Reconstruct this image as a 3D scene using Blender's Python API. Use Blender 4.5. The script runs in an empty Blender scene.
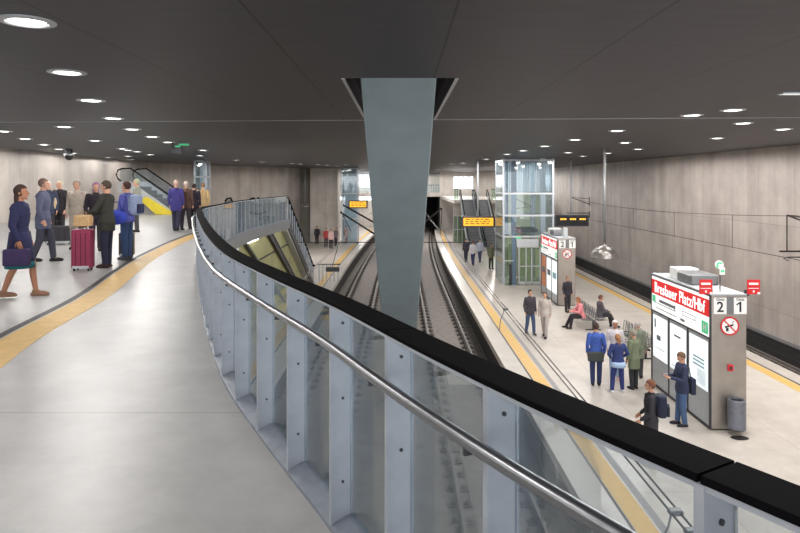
import bpy, bmesh, math, random
from mathutils import Vector, Matrix
random.seed(7)
scene = bpy.context.scene
C = scene.collection
PI = math.pi
F = 640.0                      # focal length in pixels
HZ = 183.0                     # horizon row
EYE = 1.65
ZP = -4.15                     # platform level
ZT = -5.1                      # track bed level
ZC = 3.08                      # ceiling

# ------------------------------------------------------------------ materials
def nodes(name):
    m = bpy.data.materials.new(name); m.use_nodes = True
    nt = m.node_tree; b = nt.nodes['Principled BSDF']
    return m, nt, b
def N(nt, t, **kw):
    n = nt.nodes.new(t)
    for k, v in kw.items():
        if k in n.inputs: n.inputs[k].default_value = v
        else: setattr(n, k, v)
    return n
def rgb(c): # sRGB 0-255 -> linear
    def f(v):
        v /= 255.0
        return v/12.92 if v <= .04045 else ((v+.055)/1.055)**2.4
    return (f(c[0]), f(c[1]), f(c[2]), 1)
def plain(name, c, rough=.5, metal=0.0, var=.12, scale=12, bump=0.0, coords='Object'):
    m, nt, b = nodes(name)
    tc = N(nt, 'ShaderNodeTexCoord'); no = N(nt, 'ShaderNodeTexNoise', Scale=scale, Detail=4.0)
    nt.links.new(tc.outputs[coords], no.inputs['Vector'])
    cr = N(nt, 'ShaderNodeValToRGB')
    base = rgb(c)
    cr.color_ramp.elements[0].position = .3; cr.color_ramp.elements[1].position = .7
    cr.color_ramp.elements[0].color = tuple(v*(1-var) for v in base[:3])+(1,)
    cr.color_ramp.elements[1].color = tuple(min(1, v*(1+var)) for v in base[:3])+(1,)
    nt.links.new(no.outputs['Fac'], cr.inputs['Fac']); nt.links.new(cr.outputs['Color'], b.inputs['Base Color'])
    b.inputs['Roughness'].default_value = rough; b.inputs['Metallic'].default_value = metal
    if bump:
        bp = N(nt, 'ShaderNodeBump', Strength=bump, Distance=.01)
        nt.links.new(no.outputs['Fac'], bp.inputs['Height']); nt.links.new(bp.outputs['Normal'], b.inputs['Normal'])
    return m
def emit(name, c, s):
    m, nt, b = nodes(name)
    b.inputs['Base Color'].default_value = rgb(c); b.inputs['Emission Color'].default_value = rgb(c)
    b.inputs['Emission Strength'].default_value = s
    return m
def glass(name, tint, refl=.10, body=0.0, bodycol=(200, 215, 220)):
    m, nt, b = nodes(name)
    out = nt.nodes['Material Output']; nt.nodes.remove(b)
    tr = N(nt, 'ShaderNodeBsdfTransparent'); tr.inputs['Color'].default_value = tint+(1,)
    gl = N(nt, 'ShaderNodeBsdfGlossy', Roughness=.03)
    lw = N(nt, 'ShaderNodeLayerWeight', Blend=.25)
    mul = N(nt, 'ShaderNodeMath', operation='MULTIPLY_ADD'); mul.inputs[1].default_value = .55; mul.inputs[2].default_value = refl*.4
    nt.links.new(lw.outputs['Fresnel'], mul.inputs[0])
    mx = N(nt, 'ShaderNodeMixShader')
    nt.links.new(mul.outputs[0], mx.inputs[0]); nt.links.new(tr.outputs[0], mx.inputs[1]); nt.links.new(gl.outputs[0], mx.inputs[2])
    last = mx
    if body > 0:
        df = N(nt, 'ShaderNodeBsdfDiffuse'); df.inputs['Color'].default_value = rgb(bodycol)
        m2 = N(nt, 'ShaderNodeMixShader'); m2.inputs[0].default_value = body
        nt.links.new(mx.outputs[0], m2.inputs[1]); nt.links.new(df.outputs[0], m2.inputs[2]); last = m2
    nt.links.new(last.outputs[0], out.inputs['Surface'])
    return m
def concrete_wall(name, c1, c2, axis='Y', joint=2.5, rough=.6):
    m, nt, b = nodes(name)
    tc = N(nt, 'ShaderNodeTexCoord'); mp = N(nt, 'ShaderNodeMapping'); mp.inputs['Scale'].default_value = (1.1, 1.1, .12)
    nt.links.new(tc.outputs['Object'], mp.inputs['Vector'])
    n1 = N(nt, 'ShaderNodeTexNoise', Scale=1.1, Detail=7.0, Roughness=.62); nt.links.new(mp.outputs[0], n1.inputs['Vector'])
    n2 = N(nt, 'ShaderNodeTexNoise', Scale=.55, Detail=8.0, Roughness=.65); nt.links.new(tc.outputs['Object'], n2.inputs['Vector'])
    ad = N(nt, 'ShaderNodeMath', operation='ADD'); nt.links.new(n1.outputs['Fac'], ad.inputs[0]); nt.links.new(n2.outputs['Fac'], ad.inputs[1])
    hf = N(nt, 'ShaderNodeMath', operation='MULTIPLY'); hf.inputs[1].default_value = .5; nt.links.new(ad.outputs[0], hf.inputs[0])
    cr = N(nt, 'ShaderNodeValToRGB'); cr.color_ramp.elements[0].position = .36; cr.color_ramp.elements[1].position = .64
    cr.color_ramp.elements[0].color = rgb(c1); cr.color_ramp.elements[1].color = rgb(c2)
    nt.links.new(hf.outputs[0], cr.inputs['Fac'])
    # shutter joints
    sp = N(nt, 'ShaderNodeSeparateXYZ'); nt.links.new(tc.outputs['Object'], sp.inputs[0])
    cb = N(nt, 'ShaderNodeCombineXYZ')
    nt.links.new(sp.outputs[axis], cb.inputs[0]); nt.links.new(sp.outputs['Z'], cb.inputs[1])
    br = N(nt, 'ShaderNodeTexBrick'); br.offset = 0.0
    br.inputs['Scale'].default_value = 1.0; br.inputs['Brick Width'].default_value = joint; br.inputs['Row Height'].default_value = 3.4
    br.inputs['Mortar Size'].default_value = .012; br.inputs['Mortar Smooth'].default_value = .6
    br.inputs['Color1'].default_value = (1, 1, 1, 1); br.inputs['Color2'].default_value = (.86, .86, .86, 1); br.inputs['Mortar'].default_value = (.5, .49, .48, 1)
    nt.links.new(cb.outputs[0], br.inputs['Vector'])
    mx = N(nt, 'ShaderNodeMix', data_type='RGBA', blend_type='MULTIPLY'); mx.inputs[0].default_value = .85
    nt.links.new(cr.outputs['Color'], mx.inputs[6]); nt.links.new(br.outputs['Color'], mx.inputs[7])
    nt.links.new(mx.outputs[2], b.inputs['Base Color'])
    b.inputs['Roughness'].default_value = rough
    return m
def floor_mat(name, c1, c2, bw, bh, rough, sc=1.5, mort=.006):
    m, nt, b = nodes(name)
    tc = N(nt, 'ShaderNodeTexCoord')
    n1 = N(nt, 'ShaderNodeTexNoise', Scale=sc, Detail=9.0, Roughness=.7); nt.links.new(tc.outputs['Object'], n1.inputs['Vector'])
    cr = N(nt, 'ShaderNodeValToRGB'); cr.color_ramp.elements[0].position = .3; cr.color_ramp.elements[1].position = .7
    cr.color_ramp.elements[0].color = rgb(c1); cr.color_ramp.elements[1].color = rgb(c2)
    nt.links.new(n1.outputs['Fac'], cr.inputs['Fac'])
    br = N(nt, 'ShaderNodeTexBrick'); br.offset = 0.0
    br.inputs['Scale'].default_value = 1.0; br.inputs['Brick Width'].default_value = bw; br.inputs['Row Height'].default_value = bh
    br.inputs['Mortar Size'].default_value = mort; br.inputs['Mortar Smooth'].default_value = .3
    br.inputs['Color1'].default_value = (1, 1, 1, 1); br.inputs['Color2'].default_value = (.95, .95, .95, 1); br.inputs['Mortar'].default_value = (.5, .48, .46, 1)
    nt.links.new(tc.outputs['Object'], br.inputs['Vector'])
    mx = N(nt, 'ShaderNodeMix', data_type='RGBA', blend_type='MULTIPLY'); mx.inputs[0].default_value = 1.0
    nt.links.new(cr.outputs['Color'], mx.inputs[6]); nt.links.new(br.outputs['Color'], mx.inputs[7])
    nt.links.new(mx.outputs[2], b.inputs['Base Color'])
    rr = N(nt, 'ShaderNodeMapRange'); rr.inputs[3].default_value = rough-.06; rr.inputs[4].default_value = rough+.08
    nt.links.new(n1.outputs['Fac'], rr.inputs[0]); nt.links.new(rr.outputs[0], b.inputs['Roughness'])
    return m
def ceiling_mat():
    m, nt, b = nodes('dark_perforated_ceiling_panels')
    tc = N(nt, 'ShaderNodeTexCoord')
    sp = N(nt, 'ShaderNodeSeparateXYZ'); nt.links.new(tc.outputs['Object'], sp.inputs[0])
    a = N(nt, 'ShaderNodeMath', operation='MULTIPLY_ADD'); a.inputs[1].default_value = 1/1.72; a.inputs[2].default_value = 1.27/1.72+100
    nt.links.new(sp.outputs['X'], a.inputs[0])
    f = N(nt, 'ShaderNodeMath', operation='FRACT'); nt.links.new(a.outputs[0], f.inputs[0])
    g = N(nt, 'ShaderNodeMath', operation='GREATER_THAN'); g.inputs[1].default_value = .013; nt.links.new(f.outputs[0], g.inputs[0])
    mp = N(nt, 'ShaderNodeMapping'); mp.inputs['Scale'].default_value = (.6, 14, 1); nt.links.new(tc.outputs['Object'], mp.inputs['Vector'])
    n1 = N(nt, 'ShaderNodeTexNoise', Scale=2.0, Detail=5.0); nt.links.new(mp.outputs[0], n1.inputs['Vector'])
    ck = N(nt, 'ShaderNodeTexChecker', Scale=62.0); nt.links.new(tc.outputs['Object'], ck.inputs['Vector'])
    cr = N(nt, 'ShaderNodeValToRGB'); cr.color_ramp.elements[0].position = .3; cr.color_ramp.elements[1].position = .7
    cr.color_ramp.elements[0].color = rgb((58, 57, 64)); cr.color_ramp.elements[1].color = rgb((72, 71, 78))
    nt.links.new(n1.outputs['Fac'], cr.inputs['Fac'])
    mx = N(nt, 'ShaderNodeMix', data_type='RGBA'); nt.links.new(g.outputs[0], mx.inputs[0])
    mx.inputs[6].default_value = (.008, .008, .009, 1); nt.links.new(cr.outputs['Color'], mx.inputs[7])
    m2 = N(nt, 'ShaderNodeMix', data_type='RGBA', blend_type='MULTIPLY'); m2.inputs[0].default_value = .18
    nt.links.new(mx.outputs[2], m2.inputs[6]); nt.links.new(ck.outputs['Color'], m2.inputs[7])
    nt.links.new(m2.outputs[2], b.inputs['Base Color'])
    b.inputs['Roughness'].default_value = .5; b.inputs['Specular IOR Level'].default_value = .35
    return m

M = {}
M['wallR'] = concrete_wall('board_marked_concrete', (146, 136, 131), (186, 176, 169), 'Y', 2.4)
M['wallX'] = concrete_wall('pale_concrete_cross_wall', (164, 156, 148), (202, 194, 185), 'X', 2.4)
M['mezz'] = floor_mat('grey_polished_concrete_floor', (164, 163, 162), (190, 189, 187), 9.0, 4.6, .38)
M['plat'] = floor_mat('light_terrazzo_platform', (188, 180, 172), (212, 205, 196), 2.9, 6.0, .33)
M['bed'] = floor_mat('stained_track_bed_concrete', (118, 112, 106), (152, 146, 138), 50, 8, .8, 2.5)
M['slab'] = plain('pinkish_track_slab', (146, 138, 133), .85, 0, .16, 5, .2)
M['ceil'] = ceiling_mat()
M['yellow'] = plain('yellow_guidance_paint', (218, 178, 104), .55, 0, .08, 6)
M['dline'] = plain('dark_slot_drain', (74, 70, 70), .6, .2)
M['gline'] = plain('grey_tactile_strip', (150, 148, 148), .6)
M['black'] = plain('black_cap_coating', (12, 11, 13), .8, 0, .1, 30)
M['dark'] = plain('near_black_matte', (36, 34, 34), .8, 0, .25, 3)  # plain near-black tone for slot interior, tunnel, plinth and wall base
M['dkface'] = plain('shaded_platform_face', (40, 36, 34), .85, 0, .3, 3)  # shade below the platform edge is put into this dark colour
M['steel'] = plain('brushed_stainless_steel', (140, 142, 146), .3, .9, .06, 30)
M['steelb'] = plain('stainless_cladding', (168, 160, 152), .38, .75, .08, 3)
M['postm'] = plain('galvanised_blue_grey_steel', (168, 173, 181), .4, .35, .08, 8)
M['column'] = plain('blue_grey_painted_steel', (138, 153, 158), .5, .1, .07, 2.2)
M['glass'] = glass('balustrade_glass', (.86, .90, .92), .10, .03, (170, 190, 205))
M['glass2'] = glass('lift_glass', (.86, .91, .92), .18, .04, (190, 210, 220))
M['glassg'] = glass('greenish_glass', (.72, .84, .76), .2, .12, (190, 205, 170))
M['curtain'] = plain('pale_blue_lamella', (196, 212, 228), .4, 0, .1, 30)
M['white'] = plain('white_enamel', (232, 232, 230), .4, 0, .03)
M['ltgrey'] = plain('light_grey_enamel', (184, 188, 192), .42, .1, .05)
M['midgrey'] = plain('mid_grey_metal', (120, 122, 124), .45, .4, .08)
M['dkgrey'] = plain('dark_grey_metal', (62, 62, 66), .5, .4, .08)
M['red'] = plain('red_enamel', (206, 32, 36), .4, 0, .04)
M['redl'] = emit('backlit_red_sign', (206, 24, 28), .35)
M['whitel'] = emit('backlit_white_panel', (240, 242, 242), .4)
M['letter'] = emit('lit_white_letters', (250, 250, 250), .8)
M['poster'] = emit('backlit_poster_paper', (236, 243, 246), .5)
M['posterb'] = plain('pale_blue_print', (150, 190, 205), .5)
M['posterg'] = plain('grey_print', (120, 124, 132), .5)
M['ink'] = plain('black_ink', (26, 26, 30), .6)
M['green'] = emit('green_sign', (70, 170, 120), .5)
M['amber'] = emit('amber_display', (240, 170, 36), .55)
M['orange'] = plain('orange_print', (226, 150, 110), .5)
M['ambertext'] = emit('amber_leds', (255, 180, 60), 1.1)
M['lens'] = emit('downlight_lens', (255, 252, 245), 6.0)
M['daylight'] = emit('daylight_window', (236, 244, 255), 1.6)
M['rail'] = plain('worn_rail_steel', (128, 121, 116), .55, .35, .1)
M['sleeper'] = plain('sleeper_block_concrete', (96, 90, 86), .85, 0, .2, 9, .3)
M['wire'] = plain('dark_copper_wire', (50, 46, 46), .5, .5)
M['dome'] = plain('spun_aluminium', (128, 124, 120), .34, .7, .1, 6)
M['panelY'] = plain('olive_yellow_panel', (150, 150, 104), .5, 0, .16, .9)
M['panelB'] = plain('bright_yellow_panel', (226, 206, 60), .5, 0, .08, 2)
M['skin'] = plain('skin', (205, 156, 130), .55, 0, .05)
M['skin2'] = plain('tanned_skin', (176, 122, 94), .55, 0, .05)
M['lips'] = plain('lips', (160, 90, 84), .5)
M['eye'] = plain('eye_dark', (40, 32, 28), .2)
M['planter'] = plain('pale_stone', (186, 180, 170), .7)
M['leaf'] = plain('plant_leaf', (70, 120, 66), .6, 0, .3, 9)
M['black'].node_tree.nodes['Principled BSDF'].inputs['Specular IOR Level'].default_value = .03
M['basest'] = plain('base_channel_steel', (128, 135, 146), .55, .2)
_cl = {}
def cloth(c, rough=.85):
    k = tuple(c)
    if k not in _cl: _cl[k] = plain('fabric_%d' % len(_cl), c, rough, 0, .12, 22)
    return _cl[k]

# ------------------------------------------------------------------ mesh builder
class MB:
    def __init__(s): s.bm = bmesh.new(); s.flat = False
    def box(s, x0, x1, y0, y1, z0, z1, rot=None, piv=None):
        vs = [s.bm.verts.new((x, y, z)) for x in (x0, x1) for y in (y0, y1) for z in (z0, z1)]
        for f in ((0,1,3,2),(4,6,7,5),(0,4,5,1),(2,3,7,6),(0,2,6,4),(1,5,7,3)): s.bm.faces.new([vs[i] for i in f])
        if rot is not None:
            p = Vector(piv) if piv is not None else Vector(((x0+x1)/2, (y0+y1)/2, (z0+z1)/2))
            for v in vs: v.co = rot @ (v.co-p) + p
        return s
    def rbox(s, x0, x1, y0, y1, z0, z1, b=.02, seg=2):
        t = bmesh.new()
        vs = [t.verts.new((x, y, z)) for x in (x0, x1) for y in (y0, y1) for z in (z0, z1)]
        for f in ((0,1,3,2),(4,6,7,5),(0,4,5,1),(2,3,7,6),(0,2,6,4),(1,5,7,3)): t.faces.new([vs[i] for i in f])
        bmesh.ops.bevel(t, geom=t.edges[:], offset=b, segments=seg, affect='EDGES', profile=.6)
        me = bpy.data.meshes.new('t'); t.to_mesh(me); t.free(); s.bm.from_mesh(me); bpy.data.meshes.remove(me)
        return s
    def loft(s, rings, cap=True):
        R = [[s.bm.verts.new(p) for p in r] for r in rings]
        n = len(R[0])
        for a, b in zip(R, R[1:]):
            for i in range(n): s.bm.faces.new((a[i], a[(i+1) % n], b[(i+1) % n], b[i]))
        if cap: s.bm.faces.new(R[0][::-1]); s.bm.faces.new(R[-1])
        return s
    def cyl(s, p0, p1, r0, r1=None, seg=12):
        p0 = Vector(p0); p1 = Vector(p1); r1 = r0 if r1 is None else r1
        d = (p1-p0)
        if d.length < 1e-6: return s
        q = d.to_track_quat('Z', 'Y')
        ring = lambda p, r: [p + q @ Vector((r*math.cos(2*PI*i/seg), r*math.sin(2*PI*i/seg), 0)) for i in range(seg)]
        return s.loft([ring(p0, r0), ring(p1, r1)])
    def tube(s, pts, r, seg=8, closed=False):
        pts = [Vector(p) for p in pts]; rings = []
        n = len(pts)
        for i, p in enumerate(pts):
            if closed: t = pts[(i+1) % n]-pts[i-1]
            else: t = pts[min(i+1, n-1)]-pts[max(i-1, 0)]
            q = t.to_track_quat('Z', 'Y') if abs(t.normalized().z) < .999 else Vector((0, 0, 1)).to_track_quat('Z', 'Y')
            if abs(t.normalized().z) < .999:
                z = t.normalized(); x = Vector((0, 0, 1)).cross(z).normalized(); y = z.cross(x)
            else: x = Vector((1, 0, 0)); y = Vector((0, 1, 0))
            rings.append([p + x*r*math.cos(2*PI*k/seg) + y*r*math.sin(2*PI*k/seg) for k in range(seg)])
        if closed: rings.append(rings[0][:])
        return s.loft(rings, cap=not closed)
    def ell(s, c, r, u=14, v=8, rot=None, fn=None):
        c = Vector(c); rings = []
        top = c + (rot @ Vector((0, 0, r[2])) if rot else Vector((0, 0, r[2])))
        for j in range(1, v):
            ph = PI*j/v
            ring = []
            for i in range(u):
                p = Vector((r[0]*math.sin(ph)*math.cos(2*PI*i/u), r[1]*math.sin(ph)*math.sin(2*PI*i/u), r[2]*math.cos(ph)))
                if rot: p = rot @ p
                ring.append(c+p)
            rings.append(ring)
        bot = c - (rot @ Vector((0, 0, r[2])) if rot else Vector((0, 0, r[2])))
        n0 = len(s.bm.verts)
        R = [[s.bm.verts.new(p) for p in g] for g in rings]
        T = s.bm.verts.new(top); B = s.bm.verts.new(bot)
        for i in range(u):
            s.bm.faces.new((T, R[0][i], R[0][(i+1) % u])); s.bm.faces.new((B, R[-1][(i+1) % u], R[-1][i]))
        for a, b in zip(R, R[1:]):
            for i in range(u): s.bm.faces.new((a[i], b[i], b[(i+1) % u], a[(i+1) % u]))
        if fn:
            for g in R:
                for vv in g: vv.co = fn(vv.co.copy())
            T.co = fn(T.co.copy()); B.co = fn(B.co.copy())
        return s
    def lathe(s, prof, c=(0, 0, 0), seg=24):
        c = Vector(c); rings = [[c+Vector((r*math.cos(2*PI*i/seg), r*math.sin(2*PI*i/seg), z)) for i in range(seg)] for r, z in prof]
        return s.loft(rings)
    def prism(s, poly, z0, z1):
        a = [s.bm.verts.new((p[0], p[1], z0)) for p in poly]; b = [s.bm.verts.new((p[0], p[1], z1)) for p in poly]
        s.bm.faces.new(a[::-1]); s.bm.faces.new(b); n = len(poly)
        for i in range(n): s.bm.faces.new((a[i], a[(i+1) % n], b[(i+1) % n], b[i]))
        return s
    def prism_yz(s, poly, x0, x1):
        a = [s.bm.verts.new((x0, p[0], p[1])) for p in poly]; b = [s.bm.verts.new((x1, p[0], p[1])) for p in poly]
        s.bm.faces.new(a[::-1]); s.bm.faces.new(b); n = len(poly)
        for i in range(n): s.bm.faces.new((a[i], a[(i+1) % n], b[(i+1) % n], b[i]))
        return s
    def sweep(s, path, prof):
        """prof: list of (offset to the left normal, z) ; path list of (x,y)"""
        rings = []
        n = len(path)
        for i, p in enumerate(path):
            a = path[max(i-1, 0)]; b = path[min(i+1, n-1)]
            t = Vector((b[0]-a[0], b[1]-a[1])).normalized(); nx, ny = -t.y, t.x
            rings.append([(p[0]+nx*o, p[1]+ny*o, z) for o, z in prof])
        return s.loft(rings)
    def obj(s, name, mat, parent=None, smooth=False, bevel=0, loc=None, rz=0):
        bm = s.bm
        bmesh.ops.recalc_face_normals(bm, faces=bm.faces[:])
        me = bpy.data.meshes.new(name); bm.to_mesh(me); bm.free()
        if mat: me.materials.append(mat)
        if smooth:
            for p in me.polygons: p.use_smooth = True
        o = bpy.data.objects.new(name, me); C.objects.link(o)
        if parent: o.parent = parent
        if loc is not None: o.location = loc
        o.rotation_euler.z = rz
        if bevel:
            b = o.modifiers.new('bevel', 'BEVEL'); b.width = bevel; b.segments = 2; b.limit_method = 'ANGLE'
        return o
def thing(name, label, cat, loc=(0, 0, 0), rz=0, group=None):
    o = bpy.data.objects.new(name, None); C.objects.link(o); o.location = loc; o.rotation_euler.z = rz
    o.empty_display_size = .1
    o['label'] = label; o['category'] = cat
    if group: o['group'] = group
    return o
def tag(o, label, cat, group=None):
    o['label'] = label; o['category'] = cat
    if group: o['group'] = group
    return o
def struct(o): o['kind'] = 'structure'; return o
def dup(root, loc, rz=0, label=None, group=None):
    r = root.copy(); C.objects.link(r); r.location = loc; r.rotation_euler.z = rz
    if label: r['label'] = label
    if group: r['group'] = group
    for ch in list(root.children):
        c = ch.copy(); C.objects.link(c); c.parent = r
        for g in list(ch.children):
            d = g.copy(); C.objects.link(d); d.parent = c
    return r
def text(s, size, name, mat, parent, loc, rot, bold=0.0, align='CENTER', sx=1.0, ext=.002):
    cu = bpy.data.curves.new(name, 'FONT'); cu.body = s; cu.size = size; cu.extrude = ext; cu.offset = bold; cu.align_x = align; cu.space_character = 1.06; cu.align_y = 'CENTER'
    cu.resolution_u = 3
    t = bpy.data.objects.new('tmp', cu); C.objects.link(t)
    dg = bpy.context.evaluated_depsgraph_get(); dg.update()
    me = bpy.data.meshes.new_from_object(t.evaluated_get(dg)); bpy.data.objects.remove(t); bpy.data.curves.remove(cu)
    me.name = name; me.materials.clear(); me.materials.append(mat)
    o = bpy.data.objects.new(name, me); C.objects.link(o); o.parent = parent; o.location = loc; o.rotation_euler = rot; o.scale = (sx, 1, 1)
    return o
def catmull(P, step):
    out = []
    Q = [tuple(2*P[0][k]-P[1][k] for k in range(len(P[0])))]+list(P)+[tuple(2*P[-1][k]-P[-2][k] for k in range(len(P[0])))]
    for i in range(1, len(Q)-2):
        for j in range(20):
            t = j/20
            out.append(tuple(.5*((2*Q[i][k])+(-Q[i-1][k]+Q[i+1][k])*t+(2*Q[i-1][k]-5*Q[i][k]+4*Q[i+1][k]-Q[i+2][k])*t*t+(-Q[i-1][k]+3*Q[i][k]-3*Q[i+1][k]+Q[i+2][k])*t**3) for k in range(len(P[0]))))
    out.append(tuple(P[-1]))
    # resample
    res = [out[0]]; acc = 0
    for a, b in zip(out, out[1:]):
        L = math.dist(a, b); pos = 0
        while acc+(L-pos) >= step:
            pos += step-acc; acc = 0
            res.append(tuple(a[k]+(b[k]-a[k])*pos/L for k in range(len(a))))
        acc += L-pos
    return res
def bend(y): return .00065*max(0, y-40)**2
def path_x(x, y0, y1, step=2.0):
    n = max(2, int((y1-y0)/step)); return [(x+bend(y0+(y1-y0)*i/n), y0+(y1-y0)*i/n) for i in range(n+1)]

# ------------------------------------------------------------------ camera and world
cam = bpy.data.objects.new('camera', bpy.data.cameras.new('camera')); C.objects.link(cam)
cam.location = (0, 0, EYE); cam.rotation_euler = (PI/2, 0, 0)
cam.data.sensor_width = 36; cam.data.lens = 36*F/800; cam.data.shift_y = -(266.5-HZ)/800
cam.data.clip_start = .05; cam.data.clip_end = 300
scene.camera = cam
w = bpy.data.worlds.new('world'); scene.world = w; w.use_nodes = True
w.node_tree.nodes['Background'].inputs[0].default_value = (.93, .96, 1.0, 1); w.node_tree.nodes['Background'].inputs[1].default_value = 2.2
scene.view_settings.view_transform = 'Standard'; scene.view_settings.look = 'None'
scene.view_settings.exposure = 0.6; scene.view_settings.gamma = 1.0

# ------------------------------------------------------------------ the setting
edge_ctrl = [(2.8, -2.6), (1.9, -.9), (1.25, .25), (.86, .9), (.62, 1.28), (.455, 1.56), (.245, 1.96), (0, 2.47), (-.25, 3.04), (-.57, 3.62), (-.94, 4.35), (-1.40, 5.3), (-2.12, 7.2), (-2.95, 9.6),
             (-3.75, 12), (-4.5, 14.5), (-4.85, 17.4), (-5.12, 20), (-5.2, 23), (-5.0, 28.5)]
fine = catmull(edge_ctrl, .05)
for _ in range(90):
    fine = [fine[0]]+[((a[0]+2*b[0]+c[0])/4, (a[1]+2*b[1]+c[1])/4) for a, b, c in zip(fine, fine[1:], fine[2:])]+[fine[-1]]
edge = fine[::3]+[fine[-1]]              # centre line of the railing cap
def off(path, o):
    r = []; n = len(path)
    for i, p in enumerate(path):
        a = path[max(i-1, 0)]; b = path[min(i+1, n-1)]
        t = Vector((b[0]-a[0], b[1]-a[1])).normalized(); r.append((p[0]-t.y*o, p[1]+t.x*o))
    return r
# left normal of the path (travelling away from the camera) points to the walkway
slab_edge = off(edge, -.06)
poly = [(2.7, -8)]+slab_edge+[(-7.7, 28.5), (-8.2, 29.2), (-12.2, 42), (-16.6, 52), (-20, 52), (-20, -8)]
struct(MB().prism(poly, -.35, 0).obj('floor', M['mezz']))
# fascia along slab edge
fas = MB(); fas.sweep(off(edge, -.062)[:], [(0, -.36), (0, .012), (-.03, .012), (-.03, -.36)]); struct(fas.obj('trim_1', M['midgrey']))
# platforms
def edge_poly(xl, xr, y0, y1, bl=True, br=True):
    n = 24; ys = [y0+(y1-y0)*i/n for i in range(n+1)]
    return [(xl+(bend(y) if bl else 0), y) for y in ys]+[(xr+(bend(y) if br else 0), y) for y in reversed(ys)]
struct(MB().prism(edge_poly(3.3, 12.05, 1, 80, True, False), ZP-.22, ZP).obj('platform_right', M['plat']))
struct(MB().prism(edge_poly(-16, -3.7, 4, 84, False, True), ZP-.22, ZP).obj('platform_left', M['plat']))
f1 = MB(); f1.prism(edge_poly(3.36, 11.99, 1, 80, True, False), ZT-.1, ZP-.221); struct(f1.obj('platform_face_right', M['dkface']))
f1 = MB(); f1.prism(edge_poly(-16, -3.76, 4, 84, False, True), ZT-.1, ZP-.221); struct(f1.obj('platform_face_left', M['dkface']))
struct(MB().box(-18, 15.5, -6, 100, ZT-.4, ZT).obj('trackbed', M['bed']))
# strips on the floors
def strip(name, path, w, z, mat, h=.004):
    m = MB(); m.sweep(path, [(w/2, z), (w/2, z+h), (-w/2, z+h), (-w/2, z)]); return struct(m.obj(name, mat))
strip('guidance_strip_right_platform', path_x(4.12, 2, 78), .36, ZP, M['yellow'])
strip('trim_2', path_x(3.9, 2, 78), .05, ZP, M['dline'])
strip('trim_3', path_x(4.42, 2, 78), .14, ZP, M['gline'])
strip('guidance_strip_far_edge', [(11.25, 2), (11.25, 40), (11.05, 76)], .34, ZP, M['yellow'])
strip('trim_4', [(11.49, 2), (11.49, 40), (11.29, 76)], .07, ZP, M['dline'])
strip('guidance_strip_left_platform', path_x(-4.55, 8, 80), .36, ZP, M['yellow'])
strip('trim_5', path_x(-4.3, 8, 80), .06, ZP, M['dline'])
ms_ctrl = [(-.4, -4), (-1.7, 0.0), (-2.9, 3.2), (-3.9, 6.25), (-4.41, 9.26), (-5.08, 12), (-5.70, 14.9), (-6.4, 19.6), (-6.9, 26)]
ms = catmull(ms_ctrl, .3)
strip('guidance_strip_mezzanine', ms, .38, 0, M['yellow'])
strip('trim_6', off(ms, .27), .09, 0, M['dline'])
# ceiling with a slot for the leaning column
cs = MB()
cs.box(-24, -.75, -8, 100, ZC, ZC+.3).box(.75, 24, -8, 100, ZC, ZC+.3).box(-.75, .75, -8, 8.72, ZC, ZC+.3).box(-.75, .75, 14.6, 100, ZC, ZC+.3)
struct(cs.obj('ceiling', M['ceil']))
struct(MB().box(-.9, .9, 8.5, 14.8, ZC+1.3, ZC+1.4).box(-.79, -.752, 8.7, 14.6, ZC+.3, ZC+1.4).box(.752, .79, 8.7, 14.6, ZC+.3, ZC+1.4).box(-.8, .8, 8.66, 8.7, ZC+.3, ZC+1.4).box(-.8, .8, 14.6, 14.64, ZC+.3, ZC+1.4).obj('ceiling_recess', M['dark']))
struct(MB().box(-.80, -.752, 8.72, 14.4, ZC-.012, ZC-.001).obj('trim_7', M['ltgrey']))
struct(MB().box(.752, .80, 8.72, 14.4, ZC-.012, ZC-.001).obj('trim_8', M['ltgrey']))
sl = MB(); sl.prism([(-20, 15.65), (20, 13.25), (20, 13.29), (-20, 15.69)], ZC-.008, ZC-.001); struct(sl.obj('trim_9', M['ltgrey']))
# walls
struct(MB().box(14.8, 15.3, -4, 95, ZT, ZC).obj('wall_right', M['wallR']))
struct(MB().box(14.62, 14.8, -4, 95, ZT, -4.45).box(14.5, 14.62, -4, 95, ZT, -4.85).obj('baseboard_right', M['dark']))
struct(MB().box(14.56, 14.8, -4, 95, -4.45, -4.40).obj('trim_10', M['midgrey']))
lw = [(-16.2, -8), (-16.2, 25), (-16.5, 29.5), (-17.4, 38), (-17.0, 45), (-15.9, 50.8), (-10.5, 59), (-9.75, 62.6)]
lwm = MB(); lwm.sweep(lw, [(0, ZT), (0, ZC), (.4, ZC), (.4, ZT)])
struct(lwm.obj('wall_left', concrete_wall('curved_left_concrete', (152, 144, 138), (192, 184, 176), 'Y', 3.1)))
struct(MB().box(-10, -8.7, 62.6, 62.9, ZT, ZC).obj('wall_recess', concrete_wall('shaded_recess_concrete', (86, 82, 74), (110, 104, 96), 'X', 3)))  # shade of the recess painted in as a darker concrete
struct(MB().box(-8.7, -6.05, 62.0, 64.8, ZT, ZC).obj('wall_pier', M['wallX']))
# far end of the hall
wf = MB(); wf.box(-16, -9.5, 84, 84.4, ZT, ZC).box(-9.5, 1.3, 84, 84.4, ZT, -.6).box(5.25, 15, 84, 84.4, ZT, ZC).box(-9.5, 5.25, 84, 84.4, -.15, .35)
struct(wf.obj('wall_far', M['wallX']))
struct(MB().box(1.1, 5.4, 84.4, 100, ZT, ZT+.02).box(1.1, 1.4, 84.4, 100, ZT, 0).box(5.2, 5.5, 84.4, 100, ZT, 0).box(1.1, 5.5, 84.4, 100, -.15, 0).box(1.1, 5.5, 99, 99.5, ZT, 0).obj('tunnel_portal', M['dark']))
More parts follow.
